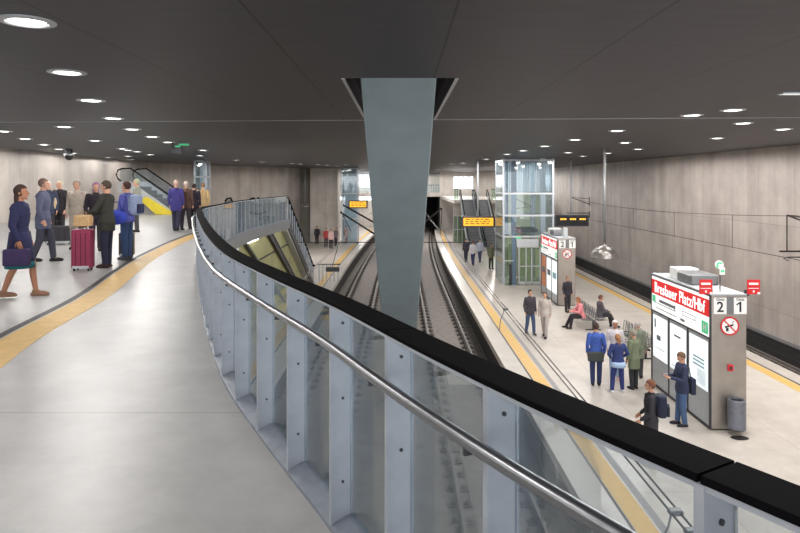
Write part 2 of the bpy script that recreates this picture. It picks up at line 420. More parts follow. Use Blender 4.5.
# day-lit back of the upper level
struct(MB().box(-16, 15, 94, 94.3, 0, ZC).obj('wall_back', concrete_wall('back_plaster', (176, 172, 166), (200, 196, 190), 'X', 4)))
def window(n, x0, x1, z0, z1, y, nx, nz):
    root = bpy.data.objects.new('window_%d' % n, None); C.objects.link(root); root['kind'] = 'structure'
    MB().box(x0, x1, y-.02, y, z0, z1).obj('window_pane', M['daylight'], root)
    fr = MB()
    for i in range(nx+1):
        x = x0+(x1-x0)*i/nx; fr.box(x-.05, x+.05, y-.08, y-.021, z0-.05, z1+.05)
    for i in range(nz+1):
        z = z0+(z1-z0)*i/nz; fr.box(x0-.05, x1+.05, y-.1, y-.021, z-.05, z+.05)
    fr.obj('window_frame', M['ltgrey'], root)
window(1, 7.0, 9.6, .9, 2.5, 83.95, 4, 2)
window(2, -6.6, -1.5, 1.0, 2.9, 93.9, 5, 2)
window(3, -15.2, -10.2, .9, 2.7, 83.9, 4, 2)
# upper level behind the tracks
struct(MB().box(5.3, 14.7, 62.6, 84, -.35, 0).obj('floor_upper_landing', M['plat']))
struct(MB().box(-9.5, 5.3, 84.4, 94, -.14, 0).obj('floor_gallery', M['plat']))

# ------------------------------------------------------------------ leaning column
cp = thing('support_column', 'big blue-grey tapered pillar leaning up from between the tracks into the ceiling', 'pillar')
def col_ring(z):
    t = (3.08-z)/8.28; y = 8.76+t*11.3; hw = .52-.17*t; dpt = .55-.1*t
    xc = -.02+.02*t
    b = .02
    return [(xc-hw, y+b, z), (xc-hw+b, y, z), (xc+hw-b, y, z), (xc+hw, y+b, z), (xc+hw, y+dpt, z), (xc-hw, y+dpt, z)]
m = MB(); m.loft([col_ring(ZT), col_ring(-2.3), col_ring(.4), col_ring(3.1), col_ring(3.9)])
m.obj('shaft', M['column'], cp)
m = MB()
m.rbox(-.62, .62, 19.75, 20.95, ZT, ZT+.18, .03); m.obj('footing', M['bed'], cp)

# ------------------------------------------------------------------ balustrade
bal = thing('balustrade', 'long curved railing with black flat cap, steel handrail and glass panels beside the walkway', 'railing')
L = [0]
for a, b in zip(fine, fine[1:]): L.append(L[-1]+math.dist(a, b))
def at(s):
    for i in range(1, len(L)):
        if L[i] >= s:
            t = (s-L[i-1])/(L[i]-L[i-1]); a, b = fine[i-1], fine[i]
            p = Vector((a[0]+(b[0]-a[0])*t, a[1]+(b[1]-a[1])*t)); d = Vector((b[0]-a[0], b[1]-a[1])).normalized()
            return p, d, Vector((-d.y, d.x))
    a, b = fine[-2], fine[-1]; d = Vector((b[0]-a[0], b[1]-a[1])).normalized(); return Vector(b), d, Vector((-d.y, d.x))
# arc position of the post near (0, 2.47)
s_ref = L[min(range(len(fine)), key=lambda i: math.dist(fine[i], (0, 2.47)))]
def subpath(s0, s1, step=.12):
    n = max(2, int((s1-s0)/step)); return [tuple(at(s0+(s1-s0)*i/n)[0]) for i in range(n+1)]
sp_ = .645
s0 = s_ref-int(s_ref/sp_)*sp_
posts = []
s = s0
while s < L[-1]-.05: posts.append(s_ref+(s-s_ref)*(1.055 if s < s_ref else 1.02)); s += sp_
posts = [q for q in posts if .05 < q < L[-1]-.05]
ZCAP = 1.085
kref = min(range(len(posts)), key=lambda i: abs(posts[i]-s_ref))
caps = [0]+[i for i in range(1, len(posts)) if (i-kref) % 2 == 0]   # cap joints over every second post
caps = sorted(set(caps))
for a, b in zip(caps, caps[1:]+[None]):
    e0 = posts[a]+.004; e1 = (posts[b]-.004) if b is not None else L[-1]
    MB().sweep(subpath(e0, e1), [(.062, ZCAP-.016), (.062, ZCAP-.003), (.059, ZCAP), (-.059, ZCAP), (-.062, ZCAP-.003), (-.062, ZCAP-.016)]).obj('cap', M['black'], bal)
HR = .13
MB().tube([(q[0], q[1], .925) for q in off(subpath(0.1, L[-1]-.05, .1), HR)], .021, 12).obj('handrail', M['steel'], bal, smooth=True)
near = [i for i, s in enumerate(posts) if at(s)[0].y < 9.5]
for i, s in enumerate(posts):
    p, d, n = at(s)
    ang = math.atan2(d.y, d.x)
    hz = ZCAP-.018
    m = MB()
    m.box(-.006, .006, -.045, .058, 0, hz)                       # fin, radial to the curve
    m.box(-.011, .011, .052, .062, 0, hz)                        # inner flange
    m.box(-.011, .011, -.050, -.044, 0, hz)
    post = m.obj('post', M['postm'], bal, loc=(p.x, p.y, 0), rz=ang)
    if i in near and at(s)[0].y > 0.8:
        for z in (.22, .62, .98): MB().cyl((-.011, .0, z), (.011, .0, z), .007, seg=8).obj('bolt', M['dkgrey'], post)
    # bracket for the handrail
    b_ = MB(); b_.box(-.006, .006, .058, HR-.01, .882, .900).box(-.006, .006, HR-.018, HR+.004, .882, .912); b_.obj('bracket', M['dkgrey'], post)
for a, b in zip(posts, posts[1:]):
    MB().sweep(subpath(a+.014, b-.014, .16), [(-.034, .05), (-.034, ZCAP-.045), (-.044, ZCAP-.045), (-.044, .05)]).obj('glass_panel', M['glass'], bal)
MB().sweep(subpath(.05, L[-1]), [(.058, ZCAP-.030), (.058, ZCAP-.0165), (-.05, ZCAP-.0165), (-.05, ZCAP-.030)]).obj('top_channel', M['postm'], bal)
MB().sweep(subpath(.05, L[-1]), [(.065, .001), (.065, .022), (-.02, .055), (-.052, .055), (-.052, .001)]).obj('base_channel', M['basest'], bal)

# ------------------------------------------------------------------ tracks
def track(xc, label, y1):
    t = thing('railway_track', label, 'track', (xc, 0, ZT))
    for s in (-.765, .765):
        m = MB(); pr = [(.07, .05), (.07, .065), (.012, .085), (.012, .15), (.036, .16), (.036, .195), (-.036, .195), (-.036, .16), (-.012, .15), (-.012, .085), (-.07, .065), (-.07, .05)]
        m.sweep([(x, y) for x, y in path_x(s, 3, y1)], pr); m.obj('rail', M['rail'], t)
    MB().sweep(path_x(0, 3, y1), [(.5, 0), (.5, .035), (-.5, .035), (-.5, 0)]).obj('centre_slab', M['slab'], t)
    sm = None; y = 8.0; k = 0
    while k < 100 and y < y1:
        if sm is None:
            m = MB()
            for s in (-.765, .765):
                m.rbox(s-.24, s+.24, -.1, .1, 0, .05, .012, 1)
                if s > 0: m.box(-.6, .6, -.04, .04, .004, .03)
                for q in (-1, 1):
                    m.box(s+q*.13-.045, s+q*.13+.045, -.05, .05, .05, .085); m.cyl((s+q*.15, 0, .085), (s+q*.15, 0, .12), .02, seg=6)
            o = m.obj('sleeper', M['sleeper'], t); sm = o
        else:
            o = sm.copy(); C.objects.link(o); o.parent = t
        o.location = (bend(y), y, 0.001); y += .66+.003*k; k += 1
    return t
track(2.0, 'right of the two tracks, running beside the busy platform with the kiosks', 98)
track(-2.25, 'left of the two tracks, running beside the left platform to the column foot', 84)
track(13.3, 'far track hidden low along the right concrete wall', 80)
for x, y, sx, sy, lab in ((-.0, 12.2, .0, .0, ''),):
    pass
bx = MB(); bx.rbox(-.95, -.55, 44.2, 45.4, ZT, ZT+.28, .02); tag(bx.obj('cable_box', M['ltgrey']), 'small pale equipment box between the two tracks near the left track', 'box')
bx = MB(); bx.rbox(2.0-.38, 2.0+.38, 21.2, 23.3, ZT+.036, ZT+.07, .01); tag(bx.obj('track_plate', M['planter']), 'pale flat plate lying between the rails of the right track', 'plate')

# ------------------------------------------------------------------ overhead wires
def wire(pts, r, name, label, par=None):
    o = MB().tube(pts, r, 6).obj(name, M['wire'], par)
    if label: tag(o, label, 'wire')
    return o
ZW = -.78
def line(xw, y0, y1, lab, dy=()):
    t = thing('contact_wire', lab, 'overhead wire', (xw, y0, ZW))
    for s in (-.032, .032):
        MB().tube([(s+bend(y), y-y0, 0) for y in [y0+(y1-y0)*i/30 for i in range(31)]], .009, 6).obj('wire', M['wire'], t)
    for y in dy:
        m = MB(); m.rbox(-.05, .05, y-y0-.035, y-y0+.035, -.015, .025, .008, 1)
        m.tube([(-.03, y-y0, -.01), (-.055, y-y0-.01, -.1), (-.10, y-y0, -.2), (-.12, y-y0, -.42)], .008, 6); m.obj('clamp', M['midgrey'], t)
    return t
line(2.03, 1.5, 97, 'twin overhead wire above the right track crossing in front of the platform', (4.45, 4.72, 12.3))
line(-2.45, 6, 83, 'twin overhead wire above the left track', (26,))
# catenary along right wall
t = thing('catenary_line', 'sagging double wire strung along the right concrete wall', 'overhead wire', (13.3, 22, 0))
def sag(y):
    u = (y-22)/28.0; return .52-.42*4*u*(1-u)*.8 if 0 <= u <= 1 else .52
MB().tube([(0, y-22, sag(y)) for y in [22+28*i/24 for i in range(25)]], .012, 6).obj('messenger_wire', M['wire'], t)
MB().tube([(0, -18, .3), (0, -8, .25), (0, 0, .52)], .012, 6).obj('messenger_wire', M['wire'], t)
MB().tube([(0, -18, -.92), (0, 0, -.92), (0, 40, -.92)], .014, 6).obj('contact_wire', M['wire'], t)
for y in (25.6, 31, 36.5, 42): MB().tube([(0, y-22, -.92), (0, y-22, sag(y))], .009, 6).obj('dropper', M['wire'], t)
def wall_bracket(y, lab):
    b = thing('catenary_bracket', lab, 'bracket', (14.8, y, 0))
    MB().tube([(-1.5, 0, .54), (-1.5, 0, -.70)], .022, 8).obj('rod', M['wire'], b)
    MB().tube([(0, 0, -.70), (-1.75, 0, -.70)], .03, 8).obj('arm', M['wire'], b)
    MB().tube([(0, 0, .0), (-1.5, 0, .54)], .028, 8).obj('stay', M['wire'], b)
    MB().tube([(-.1, .05, .42), (-1.5, 0, .54)], .02, 8).obj('stay', M['wire'], b)
    MB().tube([(0, 0, -.98), (-.9, 0, -.90), (-1.45, 0, -.90), (-1.62, 0, -.96), (-1.45, 0, -1.02)], .02, 8).obj('registration_arm', M['wire'], b)
    m = MB(); m.box(-.03, .0, -.1, .1, -1.1, -.55).box(-.03, 0, -.1, .1, -.12, .55); m.obj('wall_plate', M['dkgrey'], b)
wall_bracket(22, 'overhead wire bracket on the right wall at the picture edge')
wall_bracket(50, 'overhead wire bracket on the far right wall behind the dark departure board')
# mast behind the column with arms over both tracks
t = thing('catenary_mast', 'overhead wire mast with slanting arms over both tracks, mostly behind the pillar', 'mast', (0, 32, ZT))
m = MB(); m.box(-.11, .11, -.1, -.08, 0, 4.8).box(-.11, .11, .08, .1, 0, 4.8).box(-.01, .01, -.1, .1, 0, 4.8); m.obj('post', M['dkgrey'], t)
MB().tube([(-.1, 0, 4.1), (-2.85, 0, 5.65)], .045, 8).obj('arm', M['wire'], t)
MB().tube([(-.1, 0, 3.45), (-3.0, 0, 5.3)], .045, 8).obj('arm', M['wire'], t)
MB().tube([(.1, 0, 3.9), (2.1, 0, 5.5)], .045, 8).obj('arm', M['wire'], t)
MB().tube([(-2.95, 0, 5.35), (-2.45, 0, 4.34)], .02, 8).obj('dropper', M['wire'], t)
MB().tube([(2.1, 0, 5.5), (2.03, 0, 4.34)], .02, 8).obj('dropper', M['wire'], t)
m = MB(); m.tube([(-4.1, 26, ZW+.02), (3.2, 26, ZW+.02)], .018, 6); tag(m.obj('span_wire', M['wire']), 'thin cross wire spanning both tracks behind the pillar', 'wire')
m = MB(); m.rbox(-3.05, -2.5, 26.3, 26.5, -2.0, -1.82, .02); m.tube([(-2.8, 26.4, -1.82), (-2.5, 26.2, ZW)], .012, 6); tag(m.obj('line_weight', M['dkgrey']), 'dark flat box hanging below the overhead wire of the left track', 'box')

# ------------------------------------------------------------------ downlights
DL = [(27, 21), (67, 72), (91, 100), (113, 118), (132, 129), (152, 136.5), (168, 142),
      (64, 126.5), (95, 140.5), (3, 131), (25, 138.5), (44, 144.5), (59, 149), (73, 153), (122, 148.5), (128, 150), (137, 151.5), (128, 156), (150, 154.5), (203, 150), (200, 155.5), (108, 157.5), (131, 159.5),
      (692, 115), (743, 123), (783, 129), (717, 138), (617, 130.5), (575, 139.5), (545, 146), (523, 150.5), (625, 142.5), (638, 149), (608, 153), (583, 156), (568, 152.5), (507, 154), (486, 159),
      (236, 160), (262, 162), (292, 163.5), (300, 164), (318, 164.5), (327, 165), (337, 166), (452, 164), (463, 163)]
def downlight(label, group):
    t = thing('downlight', label, 'ceiling light', group=group)
    MB().lathe([(.235, 0), (.235, -.012), (.175, -.02), (.165, -.004), (.165, 0)], seg=28).obj('trim_ring', M['ltgrey'], t, smooth=False)
    m = MB(); m.lathe([(.15, -.002), (.15, -.012), (.02, -.016), (.001, -.016)], seg=24); m.obj('lens', M['lens'], t)
    return t
ldata = {}
def lamp(parent, power, size=.3, z=-.03):
    if power not in ldata:
        l = bpy.data.lights.new('lamp', 'SPOT'); l.spot_size = PI; l.spot_blend = .12; l.shadow_soft_size = .14; l.energy = power; l.color = (1, .965, .93); ldata[power] = l
    o = bpy.data.objects.new('lamp', ldata[power]); C.objects.link(o); o.parent = parent; o.location = (0, 0, z)
    return o
proto = None
K = (ZC-EYE)*F
for i, (px, py) in enumerate(DL):
    d = K/(HZ-py); x = (px-400)/F*d
    if d > 62: d = 62+(d-62)*.4; x = (px-400)/F*d
    if px < 240: lab, grp = 'round recessed downlight in the dark ceiling over the walkway', 'downlights over the walkway'
    elif px < 400: lab, grp = 'round recessed downlight far back in the ceiling left of the pillar', 'distant downlights left of the pillar'
    else: lab, grp = 'round recessed downlight in the dark ceiling over the right platform', 'downlights over the right platform'
    if i == 0: lab, grp = 'largest and nearest round downlight in the upper left corner', None
    if i == 1: lab, grp = 'second nearest round downlight at upper left, behind the largest one', None
    if (px, py) == (783, 129): lab, grp = 'rightmost of the round downlights near the right edge of the ceiling', None
    if proto is None: o = proto = downlight(lab, grp); o.location = (x, d, ZC)
    else:
        o = dup(proto, (x, d, ZC), 0, lab, grp)
        if grp is None and 'group' in o: del o['group']
    lamp(o, 58 if px < 340 else 300)
# further lights of the same rows that stand just outside the frame
for (x, y, p) in ((-2.4, 3.0, 55), (-1.5, 0.3, 55), (-.6, -2.5, 55), (-6, 2, 58), (-9, 5, 58), (-9, 9.5, 58), (9.5, 9, 300), (6.5, 12.5, 300), (10.8, 13.2, 300), (6.2, 6, 300), (9, 3, 300), (-13, 12, 58), (-13, 17, 58), (12.0, 18, 300)):
    px = 400+x/y*F if y > 0 else -999; 
    o = dup(proto, (x, y, ZC), 0, 'round recessed downlight outside the picture edge', 'downlights outside the picture')
    lamp(o, p)
# bright rectangular light at the right edge
d = K/(HZ-93); m = thing('slot_light', 'flat rectangular ceiling light at the right picture edge', 'ceiling light', ((790-400)/F*d, d, ZC))
MB().box(-.16, .35, -.09, .09, -.02, 0).obj('frame', M['ltgrey'], m); MB().box(-.13, .32, -.07, .07, -.024, -.021).obj('diffuser', M['whitel'], m)
# added lamps that brighten the dark space under the mezzanine and the far levels
for (x, y, z, p, lab) in ((-8.5, 41, -.35, 300, 'under the walkway'), (-8.5, 48, -.35, 300, 'under the walkway'), (-8, 24, -.35, 300, 'under the walkway'), (-8, 32, -.35, 300, 'under the walkway'), (-6.5, 66, ZC, 1500, 'at the far end'), (-5, 76, ZC, 1500, 'at the far end'), (4, 68, ZC, 1500, 'at the far end'), (6, 76, ZC, 1500, 'at the far end'), (11, 70, ZC, 1500, 'at the far end'), (-4, 90, ZC, 1000, 'at the far end'), (2, 90, ZC, 1000, 'at the far end'), (5, 56, ZC, 300, 'at the far end'), (9.5, 58, ZC, 500, 'at the far end'), (-4.2, 50, ZC, 400, 'at the far end')):
    o = dup(proto, (x, y, z), 0, 'added round fill light '+lab, 'added fill lights '+lab); lamp(o, p)

# ------------------------------------------------------------------ pendants, camera, exit sign
def pendant(x, y, zt, r, lab):
    t = thing('pendant_lamp', lab, 'lamp', (x, y, ZC))
    zb = zt-ZC
    MB().cyl((0, 0, 0), (0, 0, zb+r*.9), .045, seg=12).obj('pole', M['midgrey'], t, smooth=True)
    MB().lathe([(.16, 0), (.16, -.03), (.05, -.06), (.04, -.06)], seg=20).obj('ceiling_rose', M['midgrey'], t)
    pr = [(.06, zb+r*1.0), (.07, zb+r*.82)]+[(r*math.sin(a), zb-r*.05+r*.85*math.cos(a)) for a in [PI/2*k/8 for k in range(1, 9)]]+[(r*1.02, zb-r*.1), (r*.9, zb-r*.12), (r*.4, zb-r*.02), (.02, zb)]
    MB().lathe(pr, seg=32).obj('dome_shade', M['dome'], t, smooth=True)
    return t
pendant(8.0, 25, -1.22, .53, 'hanging metal dome lamp on a long pole in front of the right wall')
pendant(-8.7, 58.6, -.5, .36, 'small metal dome lamp hanging at the far concrete recess on the left')
pendant(-7.6, 38, -2.5, .4, 'metal dome lamp hanging under the far end above the left stairs') if False else None
t = thing('dome_camera', 'small round surveillance camera under the ceiling by the left wall', 'camera', ((69-400)/F*27, 27, ZC))
MB().box(-.1, .1, -.1, .1, -.2, 0).obj('mount', M['dkgrey'], t); MB().ell((0, 0, -.3), (.17, .17, .17)).obj('dome', M['ink'], t, smooth=True)
MB().lathe([(.19, -.2), (.19, -.27), (.1, -.2)], seg=20).obj('collar', M['ltgrey'], t)
d = 22; t = thing('exit_sign', 'small hanging green and dark sign under the ceiling above the walkway', 'sign', ((180-400)/F*d, d, ZC))
MB().box(-.28, -.26, -.01, .01, -.2, 0).box(.0, .02, -.01, .01, -.2, 0).obj('hanger', M['dkgrey'], t)
MB().box(-.3, .06, -.03, .03, -.42, -.14).obj('housing', M['dkgrey'], t)
MB().box(-.16, .02, -.034, -.03, -.2, -.15).obj('green_face', M['green'], t)
MB().box(-.02, .3, -.05, .05, -.14, -.08).obj('lamp_bar', M['green'], t)

# ------------------------------------------------------------------ departure boards
def board(x, y, z, wd, ht, pole_x, lab, lit):
    t = thing('departure_board', lab, 'sign', (x, y, z))
    MB().cyl((pole_x, 0, ht), (pole_x, 0, ZC-z-.012), .06, seg=12).obj('pole', M['ltgrey'], t, smooth=True)
    MB().rbox(-wd/2, wd/2, -.16, .16, 0, ht, .02).obj('housing', M['dkgrey'], t)
    if lit:
        MB().box(-wd/2+.12, wd/2-.12, -.168, -.161, .1, ht-.1).obj('display', M['amber'], t)
        m = MB(); random.seed(int(x*10)+77)
        for r in range(3):
            xx = -wd/2+.25
            while xx < wd/2-.35:
                l = random.uniform(.1, .3)
                m.box(xx, xx+l, -.172, -.1685, ht-.22-r*(ht-.3)/3, ht-.16-r*(ht-.3)/3); xx += l+.09
        m.obj('lettering', plain('brown_led_gap', (140, 84, 10), .6), t)
    else:
        MB().box(-wd/2+.1, wd/2-.1, -.168, -.161, .08, ht-.08).obj('display', M['ink'], t)
        m = MB()
        for xx in (-.72, -.12, .48):
            for k in range(4): m.box(xx+k*.1, xx+k*.1+.07, -.173, -.1685, ht-.3, ht-.2)
        m.obj('lettering', M['ambertext'], t)
    return t
board(4.88, 40, -1.12, 2.1, .70, -.02, 'amber lit departure board hanging over the right platform before the escalators', True)
board(10.7, 40, -1.05, 2.1, .70, -.02, 'dark departure board with three amber texts hanging right of the lift', False)
board(-3.6, 55, -.52, 1.65, .68, 0, 'amber lit departure board hanging over the left platform left of the pillar', True)

# ------------------------------------------------------------------ information kiosks
def kiosk(x0, y0, lab, rich):
    t = thing('information_kiosk', lab, 'kiosk', (x0, y0, ZP))
    W, Ln, H = .83, 3.5, 3.17
    MB().rbox(0.012, W, 0, Ln, .03, H, .012).obj('body', M['steelb'], t)
    MB().box(.05, W-.05, .05, Ln-.05, 0, .03).obj('plinth', M['dark'], t)
    MB().box(-.01, W+.01, -.01, Ln+.01, H, H+.03).obj('roof_plate', M['ltgrey'], t)
    MB().rbox(.1, W-.02, 1.25, 2.1, H+.03, H+.30, .06, 3).obj('roof_unit', M['midgrey'], t)
    MB().rbox(.12, W-.12, 2.11, 2.6, H+.03, H+.34, .02).obj('roof_unit', M['white'], t)
    # platform side face (x = 0), facing the track
    fr = MB(); fr.box(-.03, .012, -.005, .03, .03, H).box(-.03, .012, Ln-.03, Ln+.005, .03, H).box(-.03, .012, 0, Ln, H-.03, H).box(-.03, .012, 0, Ln, 2.13, 2.17)
    for i in range(4):
        y = .03+i*(Ln-.06)/3; fr.box(-.025, .012, y-.03, y+.03, .05, 2.13)
    fr.box(-.025, .012, 0, Ln, .03, .08); fr.obj('frame', M['dkgrey'], t)
    MB().box(-.02, .012, .03, Ln-.03, 2.64, H-.12).obj('red_band', M['redl'], t)
    MB().box(-.02, .012, .03, Ln-.03, 2.17, 2.64).box(-.02, .012, .03, Ln-.03, H-.12, H-.03).obj('white_band', M['whitel'], t)
    MB().box(-.012, .012, .03, Ln-.03, .08, 2.13).obj('lower_panel', M['ltgrey'], t)
    R = (PI/2, 0, -PI/2)
    text('Breslauer Platz/Hbf', .42, 'lettering', M['letter'], t, (-.023, Ln/2+.02, 2.83), R, .002, sx=.86)
    m = MB()   # line diagrams on the white band
    m.box(-.023, -.0205, 1.95, 2.95, 2.46, 2.54); m.box(-.023, -.0205, 1.95, 3.3, 2.40, 2.42); m.box(-.023, -.0205, 1.8, 3.2, 2.27, 2.29)
    m.box(-.023, -.0205, .75, 1.5, 2.50, 2.515).box(-.023, -.0205, .75, 1.5, 2.40, 2.415).box(-.023, -.0205, .75, .77, 2.40, 2.515).box(-.023, -.0205, 1.48, 1.5, 2.40, 2.515)
    m.box(-.023, -.0205, 1.9, 1.95, 2.4, 2.56).box(-.023, -.0205, 1.35, 1.6, 2.24, 2.30)
    m.obj('route_print', M['posterg'], t)
    for k in range(7): pass
    MB().box(-.024, -.0205, .1, .42, 2.22, 2.50).obj('green_symbol', M['green'], t)
    text('H', .22, 'symbol_letter', M['white'], t, (-.026, .26, 2.36), R, .006)
    MB().box(-.024, -.0205, 3.2, 3.42, 2.42, 2.6).obj('green_symbol', M['green'], t)
    for i in range(3):
        y0_ = .03+i*(Ln-.06)/3; ya, yb = y0_+.1, y0_+(Ln-.06)/3-.1
        MB().box(-.022, .012, ya, yb, .86 if rich else .5, 2.04).obj('poster', M['poster'] if (rich or i != 2) else M['orange'], t)
        m = MB(); zc = 1.55
        if rich:
            if i == 0:
                for k in range(3): m.box(-.025, -.0225, ya+.15, yb-.2, zc-.02-k*.09, zc+.02-k*.09)
                for k in range(9): m.box(-.025, -.0225, ya+.1, yb-.45+.03*(k % 3), .95+k*.04, .962+k*.04)
            elif i == 1:
                m.box(-.025, -.0225, ya+.3, yb-.25, 1.75, 1.8); m.box(-.025, -.0225, ya+.1, yb-.1, .95, .97)
            else:
                m.box(-.025, -.0225, ya+.42, yb-.25, 1.38, 1.52); m.box(-.025, -.0225, yb-.2, yb-.1, 1.7, 1.95); m.box(-.025, -.0225, ya+.1, yb-.1, 1.15, 1.165)
        else:
            m.box(-.025, -.0225, ya+.1, yb-.15, 1.2, 1.5)
        m.obj('poster_print', M['posterb'] if i == 0 else M['posterg'], t)
    # front end face (y = 0), facing the camera
    E = (PI/2, 0, 0)
    MB().box(.06, .36, -.012, 0, H-.44, H-.06).obj('number_plate', M['white'], t)
    MB().box(.53, .83, -.012, 0, H-.44, H-.06).obj('number_plate', M['white'], t)
    MB().box(.36, .53, -.008, 0, H-.44, H-.04).obj('dark_inset', M['midgrey'], t)
    text('2', .34, 'number', M['ink'], t, (.21, -.014, H-.285), E, .005); text('1', .34, 'number', M['ink'], t, (.68, -.014, H-.285), E, .005)
    MB().box(.585, .665, -.016, -.013, H-.215, H-.185, rot=Matrix.Rotation(math.radians(-38), 3, 'Y')).obj('number_flag', M['ink'], t)
    text('Gleis', .09, 'small_lettering', M['ink'], t, (.21, -.014, H-.1), E, .001); text('Gleis', .09, 'small_lettering', M['ink'], t, (.68, -.014, H-.1), E, .001)
    ring = MB(); c = Vector((.43, -.014, H-.72))
    rr = []
    n = 32
    ring.loft([[c+Vector((r*math.cos(2*PI*i/n), yy, r*math.sin(2*PI*i/n))) for i in range(n)] for r, yy in ((.21, .01), (.21, -.006))]); ring.obj('prohibition_disc', M['white'], t)
    rg = MB(); rg.loft([[c+Vector((r*math.cos(2*PI*i/n), yy, r*math.sin(2*PI*i/n))) for i in range(n)] for r, yy in ((.22, -.005), (.22, -.012), (.185, -.012), (.185, -.005))], cap=False)
    rg.box(c.x-.2, c.x+.2, c.y-.014, c.y-.007, c.z-.014, c.z+.014, rot=Matrix.Rotation(math.radians(45), 3, 'Y')); rg.obj('prohibition_ring', M['red'], t)
    cg = MB(); cg.box(c.x-.12, c.x+.08, c.y-.0095, c.y-.0062, c.z-.02, c.z+.02, rot=Matrix.Rotation(math.radians(-15), 3, 'Y')).tube([(c.x+.08, c.y-.008, c.z+.04), (c.x+.06, c.y-.008, c.z+.09), (c.x+.1, c.y-.008, c.z+.12)], .006, 6).box(c.x-.09, c.x-.03, c.y-.0095, c.y-.0062, c.z-.12, c.z-.04); cg.obj('cigarette_pictogram', M['ink'], t)
    if rich:
        MB().rbox(.38, .50, -.05, 0, 1.40, 1.55, .008).obj('call_point', M['red'], t); MB().box(.41, .47, -.054, -.05, 1.44, 1.51).obj('call_button', M['dkgrey'], t)
    # blade signs and the little pole sign
    for sx in ((-.26, 'a'), (.86, 'b')):
        if not rich: continue
        x = sx[0]; z = H+.02
        MB().box(x, x+.3, .02, .035, z, z+.34).obj('blade_sign', M['red'], t)
        m = MB(); m.box(x+.04, x+.26, .014, .02, z+.22, z+.27); m.box(x+.03, x+.27, .014, .02, z+.13, z+.145); m.box(x+.13, x+.17, .014, .02, z+.04, z+.09); m.box(x+.24, x+.3, .012, .02, z, z+.05)
        m.obj('blade_print', M['white'], t)
        MB().box(x+(.24 if sx[1] == 'a' else -.06), x+(.32 if sx[1] == 'a' else .06), .036, .05, H-.02, z+.1).obj('blade_bracket', M['dkgrey'], t)
    if rich:
        MB().cyl((.36, .3, H+.03), (.36, .3, H+.75), .012, seg=8).obj('sign_pole', M['dkgrey'], t)
        m = MB(); m.lathe([(.10, 0), (.10, .03), (.0001, .03)], seg=24)
        for v in m.bm.verts: v.co = Vector((v.co.x, -v.co.z, v.co.y))
        bmesh.ops.translate(m.bm, verts=m.bm.verts[:], vec=(.33, .29, H+.68)); m.obj('round_sign', M['white'], t)
        m = MB(); m.box(.34, .46, .265, .285, H+.44, H+.62); m.obj('small_sign', M['white'], t)
        m = MB(); m.box(.27, .39, .250, .258, H+.70, H+.74).box(.26, .30, .250, .258, H+.60, H+.70).box(.36, .44, .258, .264, H+.5, H+.56); m.obj('sign_print', M['green'], t)
    else:
        MB().rbox(.3, .5, .1, .3, H+.03, H+.5, .03).obj('roof_unit', M['ltgrey'], t)
    return t
kiosk(7.29, 15.0, 'nearest station kiosk with red sign, three lit posters and steel end with numbers', True)
kiosk(7.45, 30.2, 'farther station kiosk with red sign standing in front of the glass lift', False)
# litter bin on near kiosk end
t = thing('litter_bin', 'grey steel litter bin mounted at the end of the near kiosk', 'bin', (7.77, 14.77, ZP+.13))
MB().lathe([(.17, 0), (.195, .02), (.195, .66), (.18, .68), (.15, .68), (.14, .62), (.02, .6)], seg=24).obj('body', plain('bin_blue_grey', (118, 122, 132), .45, .3), t, smooth=False)
MB().lathe([(.145, .625), (.145, .64), (.02, .64)], seg=20).obj('opening', M['ink'], t)
MB().box(-.1, .1, .17, .228, .1, .55).obj('wall_bracket', M['dkgrey'], t)
m = MB(); m.lathe([(.16, 0), (.17, .006), (.02, .008)], seg=20); o = m.obj('floor_stain', M['dark']); o.location = (7.72, 14.55, ZP+.001); o.scale = (1.2, .8, 1)
tag(o, 'dark round drain cover on the floor below the litter bin', 'drain')

# ------------------------------------------------------------------ benches
def bench(x, y, ln, rz, lab):
    t = thing('bench', lab, 'bench', (x, y, ZP), rz)
    n = int(ln/.56)
    for i in range(n):
        y0 = -ln/2+i*.56
        for sd in (-1, 1):
            m = MB()
            for k in range(8):
                u = k/7.0; m.tube([(sd*(.10+.4*u), y0+.03, .43+.02*u), (sd*(.10+.4*u), y0+.53, .43+.02*u)], .008, 5)
            for k in range(3): m.tube([(sd*.1, y0+.04+k*.24, .42), (sd*.5, y0+.04+k*.24, .44)], .010, 5)
            m.obj('seat', M['midgrey'], t)
            m = MB()
            for k in range(8):
                u = k/7.0; m.tube([(sd*(.10-.06*u), y0+.03, .45+.42*u), (sd*(.10-.06*u), y0+.53, .45+.42*u)], .008, 5)
            for k in range(3): m.tube([(sd*.1, y0+.04+k*.24, .44), (sd*.04, y0+.04+k*.24, .88)], .010, 5)
            m.obj('backrest', M['midgrey'], t)
    MB().box(-.04, .04, -ln/2, ln/2, .33, .39).obj('beam', M['dkgrey'], t)
    for yy in (-ln/2+.3, ln/2-.3):
        m = MB(); m.box(-.03, .03, yy-.03, yy+.03, 0, .35).box(-.3, .3, yy-.03, yy+.03, 0, .03); m.box(-.42, .42, yy-.02, yy+.02, .38, .41); m.obj('leg', M['dkgrey'], t)
    return t
bench(7.62, 26.35, 2.8, 0, 'wire mesh double bench with two seated people before the farther kiosk')
bench(8.1, 22.2, 2.8, 0, 'empty wire mesh double bench behind the standing group')

